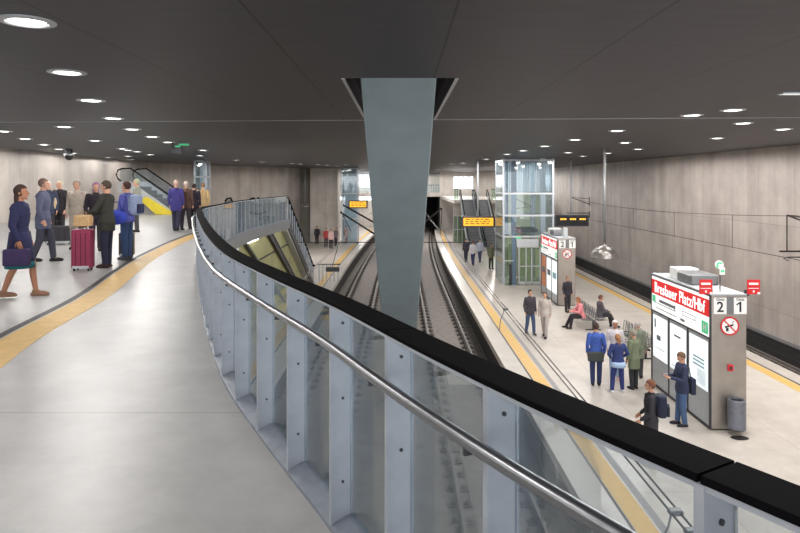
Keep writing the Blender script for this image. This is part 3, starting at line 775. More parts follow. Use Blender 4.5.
# ------------------------------------------------------------------ lift
t = thing('glass_lift', 'tall glass lift shaft with steel columns rising from platform to ceiling', 'lift', (0, 36.4, ZP))
H = ZC-ZP-.012
X0, X1, DY = 5.86, 8.76, 2.9
for x in (X0+.04, X0+.62, X1-.62, X1-.04):
    for y in (.08, DY-.08):
        w_ = .14 if x in (X0+.62, X1-.62) else .05
        MB().box(x-w_, x+w_, y-.06, y+.06, 0, H).obj('column', plain('slate_blue_steel', (92, 112, 130), .4, .4) if (x == X0+.62) else M['postm'], t)
for z in (2.75, 3.95, 5.2, H-.12):
    m = MB(); m.box(X0, X1, -.02, .05, z-.05, z+.05).box(X0, X1, DY-.05, DY+.02, z-.05, z+.05).box(X0-.02, X0+.05, 0, DY, z-.05, z+.05).box(X1-.05, X1+.02, 0, DY, z-.05, z+.05); m.obj('ring_beam', M['ltgrey'], t)
for (a, b, z0, z1, mt) in ((X0+.1, X1-.1, 2.85, 5.15, 'glass2'), (X0+.1, X1-.1, 5.25, H-.18, 'glass2'), (X0+.1, X0+.5, .05, 2.7, 'glassg')):
    MB().box(a, b, .0, .02, z0, z1).obj('glass_panel', M[mt], t)
MB().box(X0+.0, X0+.02, .1, DY-.1, .05, H-.2).obj('glass_panel', M['glass2'], t)
MB().box(X1-.02, X1, .1, DY-.1, .05, H-.2).obj('glass_panel', M['glass2'], t)
MB().box(X0+.1, X1-.1, DY-.02, DY, .05, 5.15).obj('rear_panel', plain('cream_lift_back', (206, 206, 170), .5, 0, .1, 1), t)
m = MB()
for k in range(26):
    x = X0+.35+k*.1; m.box(x, x+.06, .35, .38, 5.3, H-.25)
m.obj('blue_lamella_screen', M['curtain'], t)
MB().box(X0+.9, X1-.8, .5, 2.4, 2.95, 3.15).obj('lift_cabin', M['dkgrey'], t)
m = MB(); m.box(X0+.75, X1-.9, -.12, .0, 2.15, 2.62); m.obj('door_header', M['ltgrey'], t)
MB().box(X0+.7, X0+1.0, -.14, -.12, 2.64, 2.72).obj('green_light', M['green'], t)
m = MB()
for x in (X0+.9, X0+1.30, X0+1.62, X0+2.1): m.box(x-.03, x+.03, -.06, -.01, .05, 2.15)
m.box(X0+.9, X0+2.1, -.06, -.01, 1.05, 1.1); m.box(X0+.9, X0+2.1, -.06, -.01, .05, .2); m.obj('door_frame', M['ltgrey'], t)
MB().box(X0+.9, X0+2.1, -.03, -.02, .1, 2.12).obj('door', M['glassg'], t)
m = MB(); m.rbox(X0+.35, X0+.5, -.1, -.02, 0, 1.2, .02); m.obj('call_post', M['dkgrey'], t)
MB().box(X0+.02, X0+.6, -.06, -.02, 1.35, 1.4).obj('lower_beam', M['ltgrey'], t)
MB().tube([(X0+.9, 1.2, 4.9), (X0+1.9, 1.2, 4.4), (X0+.9, 1.2, 4.3)], .03, 6).obj('cable', M['dkgrey'], t)

# second lift, far left platform
def small_lift(x0, x1, y, z0, z1, lab, d=2.0, n=3, name='glass_lift'):
    t = thing(name, lab, 'lift', (x0, y, z0)); W = x1-x0; H = z1-z0-.012
    for x in (.05, W-.05):
        for yy in (.05, d-.05): MB().box(x-.05, x+.05, yy-.05, yy+.05, 0, H).obj('column', M['postm'], t)
    for k in range(n+1):
        z = .04+(H-.08)*k/n; m = MB(); m.box(0, W, 0, .06, z-.04, z+.04).box(0, W, d-.06, d, z-.04, z+.04).box(0, .06, 0, d, z-.04, z+.04).box(W-.06, W, 0, d, z-.04, z+.04); m.obj('ring_beam', M['ltgrey'], t)
    MB().box(.1, W-.1, .02, .04, .08, H-.08).obj('glass_panel', M['glass2'], t)
    MB().box(.02, .04, .1, d-.1, .08, H-.08).obj('glass_panel', M['glass2'], t)
    MB().box(.15, W-.15, d-.3, d-.2, .1, H-.1).obj('rear_panel', M['curtain'], t)
    return t
small_lift(-5.55, -4.0, 60.5, ZP, ZC, 'blue glass lift shaft at the far end of the left platform')
small_lift(-12.9, -12.2, 40, 0, ZC, 'narrow glass lift shaft on the walkway before the far wall', 1.2, 3)

# ------------------------------------------------------------------ escalators and stairs
def escalator(loc, rz, run, rise, lab, width=1.15, glassm='glass', steps=True, group=None, side='ltgrey'):
    """foot at local y=0,z=0 ; climbs along +y to y=run,z=rise"""
    t = thing('escalator', lab, 'escalator', loc, rz, group)
    sl = rise/run; hw = width/2
    for s in (-1, 1):
        x0, x1 = (s*hw, s*(hw+.09)) if s > 0 else (s*(hw+.09), s*hw)
        MB().prism_yz([(-.8, 0), (-.8, .28), (0, .28), (run, rise+.28), (run+.8, rise+.28), (run+.8, rise-.3), (run, rise-.3), (.6, 0)], x0, x1).obj('side_skirt', M[side], t)
        xm = s*(hw+.045)
        MB().prism_yz([(-.7, .28), (-.7, .9), (0, .92), (run, rise+.92), (run+.7, rise+.9), (run+.7, rise+.28), (run, rise+.28), (0, .28)], xm-.006, xm+.006).obj('glass_panel', M[glassm], t)
        pts = [(xm, -.65, .3), (xm, -.85, .45), (xm, -.95, .65), (xm, -.85, .88), (xm, -.6, .96), (xm, 0, .98), (xm, run, rise+.98), (xm, run+.6, rise+.96), (xm, run+.85, rise+.88), (xm, run+.95, rise+.65), (xm, run+.85, rise+.45), (xm, run+.65, rise+.3)]
        MB().tube(pts, .04, 8).obj('handrail', M['black'], t, smooth=True)
    n = int(rise/.2)
    pl = [(-.8, .0), (-.8, .02), (0, .02)]
    for k in range(n):
        y = run*k/n; z = rise*(k+1)/n; pl += [(y, z), (run*(k+1)/n, z)]
    pl += [(run+.8, rise+.0), (run+.8, rise-.2), (run, rise-.25), (.5, 0)]
    MB().prism_yz(pl, -hw, hw).obj('steps', M['midgrey'], t)
    return t
escalator((6.55, 55.4, ZP), 0, 7.2, 4.15, 'left of the two escalators climbing to the upper landing behind the amber board')
escalator((7.95, 55.4, ZP), 0, 7.2, 4.15, 'right of the two escalators climbing to the upper landing beside the lift', side='white')
# mezzanine stairs down to the left platform, seen across the void
def stair(x0, x1, y0, z0, y1, z1, lab):
    t = thing('stair', lab, 'stairs', (0, 0, 0))
    n = 24; pl = []
    for k in range(n):
        ya = y0+(y1-y0)*k/n; yb = y0+(y1-y0)*(k+1)/n; z = z0+(z1-z0)*(k+1)/n
        pl += [(ya, z), (yb, z)]
    pl += [(y1, z1-.02), (y1-.5, z1-.02), (y0, z0-.5)]
    MB().prism_yz(pl, x0+.1, x1-.06).obj('steps', M['mezz'], t)
    for x in (x0, x1-.05):
        MB().prism_yz([(y0, z0+.05), (y1, z1+.05+.0), (y1, z1), (y1-.7, z1), (y0, z0-.34)], x, x+.05).obj('stringer', M['dkgrey'], t)
        MB().prism_yz([(y0, z0+.08), (y1, z1+.08), (y1, z1+.95), (y0, z0+.95)], x+.02, x+.03).obj('glass_panel', M['glass'], t)
        for k in range(15):
            u = k/14; y = y0+(y1-y0)*u; z = z0+(z1-z0)*u
            MB().box(x+.005, x+.045, y-.03, y+.03, z+.0, z+.97).obj('post', M['postm'], t)
        MB().prism_yz([(y0, z0+.97), (y1, z1+.97), (y1+.5, z1+.97), (y1+.5, z1+1.02), (y1, z1+1.02), (y0, z0+1.02)], x-.02, x+.07).obj('cap', M['black'], t)
    return t
STAIR = stair(-6.35, -4.98, 28.55, 0, 37.0, ZP, 'glass-sided stairs with olive and yellow side panels descending to the left platform')
escalator((-7.05, 36.2, ZP), PI, 7.6, 4.15, 'dark-railed escalator rising from the left platform beside the glass-sided stairs', .95)
# clad wall under the walkway beside the stairs
t = STAIR
def zlow(y): return max(ZP, -.36-(y-21.6)*0)
XE = -5.35
def quad(y0, y1, top, bot, mat, name, x=XE, th=.06):
    MB().prism_yz([(y0, top), (y1, top), (y1, bot), (y0, bot)], x, x+th).obj(name, mat, t)
quad(15.5, 21.0, -.37, ZP, M['white'], 'white_panel')
MB().prism_yz([(21.0, -.37), (28.3, -.37), (35.5, -3.9), (35.5, ZP), (21.0, ZP)], XE, XE+.06).obj('olive_panel', M['panelY'], t)
MB().prism_yz([(25.5, -3.1), (29.6, -3.1), (31.6, ZP+.02), (25.5, ZP+.02)], XE+.062, XE+.12).obj('yellow_panel', M['panelB'], t)
for (ya, w_, mt) in ((21.4, .22, 'dkgrey'), (25.2, .5, 'dkgrey'), (25.9, .1, 'midgrey')):
    pts = [(ya, -.37), (ya+w_, -.37), (ya+w_+7.4, -3.75), (ya+7.4, -3.75)]
    MB().prism_yz(pts, XE+.062, XE+.2).obj('sloping_beam', M[mt], t)
MB().box(XE+.062, XE+.1, 21, 32, -1.26, -1.2).obj('joint_strip', M['dkgrey'], t)
MB().box(XE+.07, XE+.13, 22.0, 23.6, -.43, -.38).obj('strip_light', M['lens'], t)
# railing at the stair foot
t = thing('crowd_barrier', 'low steel barrier with upright bars at the foot of the left stairs', 'railing', (-4.45, 37.6, ZP))
for k in range(6): MB().box(-.03+k*.22-.3, .03+k*.22-.3, -.02, .02, 0, 1.0).obj('post', M['ltgrey'], t)
MB().box(-.4, .95, -.03, .03, 1.0, 1.05).obj('top_bar', M['dkgrey'], t)
# escalator on the walkway, far left, with yellow skirt
ESC = escalator((-11.6, 33.5, 0), math.radians(70), 2.6, 1.45, 'short escalator with yellow lower side behind the waiting travellers', 1.1)
for s in (-1, 1):
    xx = s*.65; MB().prism_yz([(-.75, .02), (-.75, .27), (.1, .27), (1.5, .95), (1.9, .75), (.9, .02)], xx-.008, xx+.008).obj('yellow_skirt', M['panelB'], ESC)
# gallery balustrades at the far end
def rail_box(x0, x1, y, z, lab, n=8, mat='glassg'):
    t = thing('glass_parapet', lab, 'railing', (x0, y, z)); W = x1-x0
    MB().box(0, W, -.01, .01, .05, 1.0).obj('glass_panel', M[mat], t); MB().box(0, W, -.04, .04, 1.0, 1.06).obj('rail', M['dkgrey'], t)
    for k in range(n+1): MB().box(W*k/n-.02, W*k/n+.02, -.03, .03, 0, 1.0).obj('post', M['ltgrey'], t)
rail_box(1.4, 5.2, 84.1, .35, 'pale blue glass parapet above the dark tunnel mouth', 12, 'glass2')
rail_box(5.3, 5.72, 62.7, 0, 'green glass parapet left of the far escalator tops', 2)
rail_box(8.95, 11.5, 62.7, 0, 'green glass parapet right of the far escalator tops', 5)
rail_box(-9.4, -1.5, 84.1, .35, 'long glass parapet in front of the far left windows', 16, 'glass2')
t = thing('glass_door', 'green glazed doorway beneath the upper landing left of the escalators', 'door', (4.95, 62.9, ZP))
MB().box(.3, 1.6, 0, .05, 0, 2.6).obj('pane', M['glassg'], t)
m = MB()
for x in (.3, .7, 1.15, 1.6): m.box(x-.04, x+.04, -.04, .09, 0, 2.6)
m.box(.3, 1.6, -.04, .09, 2.55, 2.65).box(.3, 1.6, -.04, .09, 1.2, 1.28); m.obj('frame', M['ltgrey'], t)
struct(MB().box(5.3, 14.7, 63.4, 63.7, ZP, -.36).obj('wall_under_landing', M['wallX']))

exec_people = True
# ------------------------------------------------------------------ people
def V(*a): return Vector(a)
def capsule(m, a, b, ra, rb, seg=12):
    m.cyl(a, b, ra, rb, seg); m.ell(a, (ra, ra, ra), seg, 8); m.ell(b, (rb, rb, rb), seg, 8)
def hand(m, wrist, d, side, palm_n):
    """d: forearm direction; side: +1/-1 where the thumb sits; palm_n: direction the palm faces"""
    d = d.normalized(); n = (palm_n-d*palm_n.dot(d)).normalized(); s = d.cross(n)*side
    c = wrist+d*.05
    R = Matrix((s, n, d)).transposed()
    m.ell(c, (.041, .017, .055), 12, 8, rot=R)
    lens = (.068, .078, .072, .056)
    for k, l in enumerate(lens):
        base = wrist+d*.085+s*(.031-.0205*k)
        a = base+d*l*.5+n*l*.10; b = a+d*l*.34+n*l*.34
        capsule(m, base-d*.02, a, .0092, .0088, 8); capsule(m, a, b, .0088, .0075, 8)
    tb = wrist+d*.028+s*.030; ta = tb+s*.032+d*.028+n*.008; tc = ta+d*.03+n*.012+s*.004
    capsule(m, tb, ta, .012, .010, 8); capsule(m, ta, tc, .010, .008, 8)
def remesh(o, vs, sm=3):
    r = o.modifiers.new('skin_union', 'REMESH'); r.mode = 'VOXEL'; r.voxel_size = vs; r.use_smooth_shade = True
    if sm:
        s_ = o.modifiers.new('smooth', 'SMOOTH'); s_.factor = .5; s_.iterations = sm
def person(label, x, y, z, rz, h=1.72, top=(60, 60, 70), legs_c=(50, 60, 90), hair=(70, 50, 40), shoe=(40, 38, 38), skin='skin',
           legs=None, arms=None, lean=0, pel=.0, kind='jacket', long_hair=False, hair_kind='short', head_dx=0.0, nod=0.0, fat=1.0, hem=.80, near=False, skirt=None, hood=False, stance=.09, cat='person', group=None, hem_band=None):
    """forward is local +y"""
    root = thing('person', label, cat, (x, y, z), rz, group)
    S = h/1.75; fem = 1.0
    P = V(0, 0, .95+pel)
    Rl = Matrix.Rotation(-math.radians(lean), 3, 'X')
    def up(v): return P+Rl @ (V(*v)-V(0, 0, .95))       # torso-space point -> local
    hips = [V(-.085, 0, .92+pel), V(.085, 0, .92+pel)]
    if legs is None: legs = [(V(-stance-.005, .015, .49), V(-stance, -.01, .08)), (V(stance+.005, .015, .49), V(stance, .01, .08))]
    sh = [up((-.175, 0, 1.405)), up((.175, 0, 1.405))]
    if arms is None: arms = [(up((-.235, -.03, 1.13)), up((-.235, .05, .90))), (up((.235, -.03, 1.13)), up((.235, .05, .90)))]
    vs = (.0075 if near else .011)/1.0
    tor = [(.84, .14, .10), (.92, .162, .115), (1.0, .150, .105), (1.08, .132, .095), (1.18, .143, .102), (1.30, .168, .112), (1.38, .165, .10), (1.43, .11, .08), (1.465, .062, .06), (1.50, .052, .054), (1.56, .050, .054)]
    def torso(m, infl, z0, z1, flare=0.0, f=1.0):
        rings = []
        for (tz, rx, ry) in tor:
            if tz < z0-1e-6 or tz > z1+1e-6: continue
            u = max(0, 1.0-(tz-z0)/.25) if flare else 0
            rings.append([up(((rx*f+infl+flare*u)*math.cos(a), (ry*f+infl+flare*u)*math.sin(a)+(.012 if 1.1 < tz < 1.35 else 0), tz)) for a in [2*PI*k/20 for k in range(20)]])
        m.loft(rings)
    # --- body
    m = MB()
    torso(m, 0, .84, 1.56, f=fat)
    hc = up((0, .02+head_dx*0, 1.635)); Rh = Rl @ Matrix.Rotation(-math.radians(nod), 3, 'X')
    def hd(v): return hc+Rh @ V(*v)
    m.ell(hc+Rh @ V(0, -.008, .022), (.076, .094, .098), 20, 14, rot=Rh)         # skull
    m.ell(hc+Rh @ V(0, .018, -.045), (.056, .068, .072), 16, 12, rot=Rh)         # jaw
    m.ell(hc+Rh @ V(0, .078, -.098), (.022, .018, .016), 10, 8, rot=Rh)          # chin
    m.cyl(hd((0, .082, .012)), hd((0, .112, -.026)), .008, .015, 8)              # nose
    m.ell(hd((0, .100, -.028)), (.017, .013, .012), 10, 6)
    for s in (-1, 1): m.ell(hd((s*.078, -.005, -.012)), (.010, .020, .033), 8, 8, rot=Rh)   # ears
    m.cyl(up((0, -.012, 1.42)), hc+Rh @ V(0, -.02, -.05), .056, .050, 14)
    for i in (0, 1):
        kn, an = legs[i]
        capsule(m, hips[i], kn, .080*fat, .053, 14)
        mid = kn.lerp(an, .33)+V(0, -.012, 0)
        capsule(m, kn, mid, .052, .053, 12); capsule(m, mid, an, .053, .036, 12)
        capsule(m, an, an+V(0, .10, -.045), .034, .026, 10)
        el, wr = arms[i]
        m.ell(sh[i], (.06, .06, .06), 12, 8)
        capsule(m, sh[i], el, .046, .037, 12); capsule(m, el, wr, .037, .024, 12)
        sd = -1 if i else 1
        pn = V(1, 0, 0) if i == 0 else V(-1, 0, 0)
        dd = (wr-el).normalized()
        if abs(dd.x) > .6 or dd.z > -.5: pn = V(0, 0, -1) if dd.z > -.5 and abs(dd.z) < .8 else V(0, -1, 0)
        hand(m, wr, dd, sd, pn)
    body = m.obj('body', M[skin], root, smooth=True); remesh(body, vs, 1 if near else 2)
    # --- lower clothes
    infl = .014
    if skirt is None:
        m = MB(); torso(m, infl, .84, 1.0, f=fat)
        m.ell(P+V(0, 0, -.06), (.155*fat, .115*fat, .10), 16, 10)
        for i in (0, 1):
            kn, an = legs[i]
            capsule(m, hips[i], kn, .098*fat, .076, 14); m.cyl(kn, an+V(0, 0, -.01), .076, .060, 14)
        o = m.obj('trousers', cloth(legs_c), root, smooth=True); remesh(o, .012, 3)
    else:
        m = MB(); kz = skirt
        rings = [[V((.16+.02+u*.05)*math.cos(a), (.125+.02+u*.06)*math.sin(a), 1.02+pel-(1.02-kz)*u) for a in [2*PI*k/24 for k in range(24)]] for u in (0, .3, .6, .85, 1)]
        m.loft(rings); o = m.obj('skirt', cloth(legs_c), root, smooth=True)
        if hem_band:
            m = MB(); r_ = [[V((.225+.01*u)*math.cos(a), (.2+.01*u)*math.sin(a), kz+.02-.12*u+pel) for a in [2*PI*k/24 for k in range(24)]] for u in (0, 1)]
            m.loft(r_); m.obj('hem', cloth(hem_band), root, smooth=True)
    # --- upper clothes
    m = MB()
    t_in = .026 if kind == 'jacket' else .018
    torso(m, t_in, .84, 1.43, flare=.02, f=fat)
    z_h = hem+pel
    if hem < .84:
        m.loft([[V((.185*fat+.006)*math.cos(a)*1.0, (.142*fat+.004)*math.sin(a), zz) for a in [2*PI*k/20 for k in range(20)]] for zz in (z_h, .9+pel)])
    m.loft([[up(((r_)*math.cos(a), (r_*.95)*math.sin(a)-.005, zz)) for a in [2*PI*k/18 for k in range(18)]] for zz, r_ in ((1.36, .155), (1.42, .135), (1.455, .100), (1.485, .076), (1.50, .068))])
    for i in (0, 1):
        el, wr = arms[i]
        capsule(m, sh[i]+V(0, 0, .0), el, .074, .056, 12)
        if kind == 'tee': pass
        else: capsule(m, el, wr.lerp(el, .06), .053, .040, 12)
    o = m.obj('jacket' if kind == 'jacket' else 'shirt', cloth(top), root, smooth=True); remesh(o, .012, 3)
    # --- hair
    m = MB()
    inv = Rh.inverted()
    def hairfn(p):
        q = inv @ (p-hc)
        if q.y > .035 and q.z < .062: q = V(q.x*.80, .03+(q.y-.035)*.1, max(q.z, -.0))
        elif q.z < -.055 and not long_hair: q = V(q.x*.86, q.y, -.055+(q.z+.055)*.3)
        return hc+Rh @ q
    if hair_kind != 'bald':
        m.ell(hc+Rh @ V(0, -.014, .026), (.088, .102, .104), 22, 16, rot=Rh, fn=hairfn)
        if long_hair:
            m.ell(hc+Rh @ V(0, -.055, -.09), (.078, .048, .15), 16, 10, rot=Rh)
        if hair_kind == 'ponytail':
            capsule(m, hd((0, -.10, .04)), hd((0, -.13, -.06)), .028, .03); capsule(m, hd((0, -.13, -.06)), hd((0, -.115, -.26)), .03, .014)
        m.obj('hair' if not hood else 'hood', cloth(hair), root, smooth=True)
    # --- face details
    for s in (-1, 1): MB().ell(hd((s*.030, .082, .012)), (.010, .006, .006), 8, 6).obj('eye', M['eye'], root, smooth=True)
    MB().ell(hd((0, .086, -.062)), (.022, .006, .006), 8, 6).obj('mouth', M['lips'], root, smooth=True)
    # --- shoes
    for i in (0, 1):
        an = legs[i][1]; m = MB(); base = an.z-.08
        def flat(p, b=base): return V(p.x, p.y, max(p.z, b+.001))
        m.ell(V(an.x, an.y+.055, base+.028), (.047, .142, .052), 16, 10, fn=flat); m.ell(V(an.x, an.y-.005, base+.06), (.046, .055, .06), 14, 8, fn=flat)
        m.obj('shoe', cloth(shoe), root, smooth=True)
    root.scale = (S, S, S)
    return root
def wpos(p, v):
    S = p.scale[0]; a = p.rotation_euler.z; x, y, z = v
    return (p.location.x+S*(x*math.cos(a)-y*math.sin(a)), p.location.y+S*(x*math.sin(a)+y*math.cos(a)), p.location.z+S*z)
def backpack(p, lab, c, c2=None, s=1.0, lean=0):
    t = thing('backpack', lab, 'backpack', wpos(p, (0, -.215, 1.0)), p.rotation_euler.z)
    MB().rbox(-.15*s, .15*s, -.09*s, .09*s, 0, .44*s, .078, 5).obj('main_bag', cloth(c), t, smooth=True)
    MB().rbox(-.11*s, .11*s, -.14*s, -.08*s, .04, .24*s, .025, 3).obj('front_pocket', cloth(c2 or c), t, smooth=True)
    for sx in (-1, 1): MB().tube([(sx*.09, .07, .05), (sx*.13, .09, .12), (sx*.125, .10, .34), (sx*.10, .12, .42), (sx*.09, .08, .44)], .014, 6).obj('strap', cloth(c), t)
    return t
def stride(a=.22, b=.22, z=.08):
    return [(V(-.09, a*.75, .51), V(-.09, a, z)), (V(.09, -b*.25, .47), V(.09, -b, z+.02))]
def suitcase(x, y, z, rz, w_, d_, h_, c, lab, handle=.0, ribs=True):
    t = thing('suitcase', lab, 'suitcase', (x, y, z), rz)
    sh = MB(); sh.rbox(-w_/2, w_/2, -d_/2, d_/2, .05, h_, .035, 3)
    sh.obj('shell', plain('shell_%d_%d' % (c[0], c[1]), c, .42, 0, .1, 5), t, smooth=False)
    if ribs:
        for k in (-.25, .0, .25): MB().box(w_*k-.006, w_*k+.006, -d_/2-.006, d_/2+.006, .1, h_-.06).obj('rib', cloth((c[0]*.7, c[1]*.7, c[2]*.7)), t)
    for sx in (-1, 1):
        for sy in (-1, 1): MB().cyl((sx*(w_/2-.05)-.012, sy*(d_/2-.04), .028), (sx*(w_/2-.05)+.012, sy*(d_/2-.04), .028), .028, seg=12).obj('wheel', M['ink'], t)
    MB().box(-w_/2+.03, w_/2-.03, -d_/2-.008, -d_/2+.01, .055, .10).obj('base_bar', M['ltgrey'], t)
    MB().tube([(-.07, 0, h_-.01), (-.07, 0, h_+.04+handle), (.07, 0, h_+.04+handle), (.07, 0, h_-.01)], .011, 8).obj('handle', M['dkgrey'], t)
    return t
LEFT, RIGHT, BACK, CAMF = PI/2, -PI/2, 0, PI
if exec_people:
    # -------- walkway (mezzanine)
    def MZ(px, py): d = EYE*F/(py-HZ); return ((px-400)/F*d, d)
    x, y = MZ(20, 297)
    p = person('woman in navy dress with teal hem and bare legs striding at the left edge', x, y, 0, RIGHT+.2, 1.62, (38, 40, 78), (40, 42, 82), (60, 42, 36), (150, 112, 90), 'skin2', legs=stride(.2, .2), skirt=.56, hem=.84, kind='shirt', long_hair=True, near=True, hem_band=(30, 110, 116))
    t = thing('handbag', 'dark purple handbag carried by the woman in the navy dress', 'bag', wpos(p, (.30, .06, .52)), p.rotation_euler.z)
    MB().rbox(-.06, .06, -.17, .17, 0, .24, .03, 3).obj('bag_body', cloth((58, 44, 84)), t, smooth=True); MB().tube([(0, -.1, .23), (0, -.06, .36), (0, .06, .36), (0, .1, .23)], .01, 6).obj('handle', cloth((40, 30, 60)), t)
    x, y = MZ(43, 262)
    p = person('traveller in grey-blue coat walking behind the woman in the navy dress', x, y, 0, RIGHT+.3, 1.74, (92, 96, 122), (70, 70, 84), (120, 96, 84), legs=stride(.18, .18), hem=.70)
    x, y = MZ(48, 241)
    p = person('white-haired person in dark blue jacket beside the beige bag at far left', x, y, 0, CAMF+.4, 1.70, (54, 62, 84), (52, 50, 56), (214, 204, 192))
    x, y = MZ(60, 240)
    p = person('pale-haired person in black jacket with a beige shoulder bag at far left', x, y, 0, CAMF-.3, 1.72, (46, 42, 48), (44, 42, 46), (206, 196, 172))
    t = thing('shoulder_bag', 'beige shoulder bag held against a black jacket at far left', 'bag', wpos(p, (.05, .24, 1.0)), p.rotation_euler.z)
    MB().rbox(-.17, .17, -.05, .06, -.08, .26, .04, 3).obj('bag_body', cloth((206, 184, 150)), t, smooth=True); MB().tube([(-.12, 0, .24), (-.1, -.06, .42), (0, -.1, .48), (.1, -.06, .42), (.12, 0, .24)], .012, 6).obj('strap', cloth((150, 120, 90)), t)
    x, y = MZ(58, 243); suitcase(x+.25, y-.4, 0, .3, .62, .3, .5, (44, 36, 44), 'low black suitcase in front of the pale-haired traveller', .1)
    x, y = MZ(77, 249)
    p = person('person in pale beige coat standing behind the red suitcase', x, y, 0, CAMF, 1.72, (176, 164, 152), (150, 144, 142), (150, 138, 128), hem=.55)
    x, y = MZ(96, 251)
    p = person('dark-dressed person with pinkish hair behind the man in olive jacket', x, y, 0, CAMF+.5, 1.66, (36, 30, 40), (60, 56, 66), (150, 96, 140), long_hair=True)
    x, y = MZ(83, 270.5); suitcase(x, y, 0, .12, .35, .25, .78, (142, 34, 74), 'tall crimson hard-shell suitcase standing on the walkway', .0)
    xs, ys = x, y
    t = thing('paper_bag', 'crumpled beige bag lying on top of the crimson suitcase', 'bag', (x, y, .835), .12)
    m = MB(); random.seed(3)
    m.rbox(-.15, .15, -.1, .1, 0, .2, .03, 3)
    for v in m.bm.verts: v.co += Vector((random.uniform(-.012, .012), random.uniform(-.012, .012), random.uniform(-.01, .02) if v.co.z > .1 else 0))
    m.obj('bag_body', cloth((196, 160, 116)), t); MB().tube([(-.06, 0, .19), (-.05, 0, .27), (.05, 0, .27), (.06, 0, .19)], .008, 6).obj('handle', cloth((160, 124, 84)), t)
    x, y = MZ(107, 267.5)
    p = person('man in olive-black jacket and navy trousers leaning on the crimson suitcase', x, y, 0, LEFT, 1.69, (52, 52, 46), (38, 42, 66), (72, 60, 50), (60, 44, 40), near=True, hem=.74, nod=12,
               arms=[(V(-.24, .14, 1.16), V(-.13, .38, 1.05)), (V(.23, .12, 1.15), V(.10, .36, 1.08))])
    x, y = MZ(127, 259.5)
    p = person('woman in bright blue jacket and jeans with a light-blue backpack', x, y, 0, LEFT-.15, 1.68, (88, 92, 168), (56, 78, 118), (70, 44, 38), (80, 80, 84), near=True, hem=.84,
               arms=[(V(-.25, .02, 1.13), V(-.20, .22, 1.02)), (V(.25, .02, 1.13), V(.20, .22, 1.02))])
    backpack(p, 'light-blue and navy backpack on the back of the woman in blue', (150, 164, 196), (44, 48, 84))
    t = thing('duffel_bag', 'round royal-blue bag hanging in front of the woman in blue', 'bag', wpos(p, (-.30, .08, .86)), p.rotation_euler.z)
    MB().ell((0, 0, .1), (.11, .25, .16), 18, 12).obj('bag_body', cloth((58, 76, 190)), t, smooth=True); MB().tube([(0, -.14, .21), (.03, -.06, .42), (.03, .06, .42), (0, .14, .21)], .013, 6).obj('strap', cloth((40, 50, 140)), t)
    x, y = MZ(119, 261); suitcase(x-.1, y+.62, 0, .2, .30, .24, .56, (46, 34, 32), 'dark brown suitcase behind the legs of the olive-jacket man', .3)
    x, y = MZ(137, 232)
    p = person('person with pale greenish hat and light coat behind the blue backpack', x, y, 0, LEFT+.4, 1.78, (150, 152, 140), (80, 80, 84), (164, 170, 140))
    x, y = MZ(176, 231)
    p = person('person in purple-blue jacket walking at the yellow strip in the background', x, y, 0, BACK+.1, 1.74, (64, 58, 128), (58, 56, 78), (206, 176, 164), legs=stride(.15, .15), hem=.7)
    x, y = MZ(186, 230)
    p = person('person in brown jacket walking right of the purple-blue jacket', x, y, 0, BACK-.1, 1.70, (92, 66, 58), (60, 52, 60), (196, 180, 170), legs=stride(-.15, -.15))
    x, y = MZ(194, 228)
    p = person('dark-clothed person near the railing beside the tan jacket', x, y, 0, BACK, 1.62, (40, 34, 50), (40, 36, 46), (60, 48, 46))
    x, y = MZ(203, 226)
    p = person('person in tan jacket at the far bend of the railing', x, y, 0, BACK+.2, 1.66, (204, 174, 128), (120, 108, 96), (150, 116, 90))
    # -------- left platform
    def PF(px, py): d = (EYE-ZP)*F/(py-HZ); return ((px-400)/F*d, d)
    for (px, py, lab, tc, lc, hc) in ((317, 244, 'dark-dressed person left of the red-topped group on the left platform', (46, 42, 52), (44, 42, 48), (60, 50, 46)),
                                      (326, 247, 'person in red top within the small crowd on the left platform', (176, 70, 70), (70, 62, 70), (90, 60, 50)),
                                      (331, 248.5, 'person in pale pink top in front of the crowd on the left platform', (206, 170, 168), (44, 42, 56), (70, 50, 46)),
                                      (336, 246, 'person in grey jacket right of the crowd on the left platform', (110, 104, 112), (60, 56, 64), (80, 60, 50)),
                                      (346, 243.5, 'lone person in rose top standing apart on the left platform', (196, 134, 134), (176, 130, 130), (100, 70, 60))):
        x, y = PF(px, py); person(lab, x, y, ZP, random.uniform(2.4, 3.8), 1.72, tc, lc, hc)
    # -------- right platform, far
    for (px, py, lab, tc, lc, hc, st) in ((466, 262, 'person in dark jacket left of the white-shirted walkers near the far escalators', (62, 60, 74), (56, 58, 76), (60, 50, 46), .12),
                                          (473, 265, 'person in white shirt and blue trousers walking near the far escalators', (222, 222, 228), (62, 68, 108), (90, 70, 60), .2),
                                          (480, 262, 'person in pale blue shirt right of the white-shirted walker', (186, 192, 212), (72, 78, 112), (70, 56, 50), .2),
                                          (491, 269, 'person in olive-grey coat standing left of the lift', (120, 122, 100), (64, 66, 60), (110, 90, 76), .05)):
        x, y = PF(px, py); person(lab, x, y, ZP, random.uniform(2.6, 3.6), 1.70, tc, lc, hc, legs=stride(st, st))
    x, y = PF(530, 334)
    person('dark-jacketed person in jeans walking on the platform left of the farther kiosk', x, y, ZP, CAMF+.3, 1.70, (66, 62, 70), (70, 86, 120), (60, 48, 44), legs=stride(.16, .16))
    x, y = PF(545, 337)
    person('person in pale grey clothes walking between the jeans walker and the bench', x, y, ZP, CAMF-.5, 1.70, (188, 178, 172), (176, 168, 164), (86, 76, 72), legs=stride(.2, .2))
    # bench people
    def sit_legs(f=.46): return [(V(-.10, f, .51), V(-.11, f+.08, .08)), (V(.10, f-.02, .52), V(.12, f+.2, .09))]
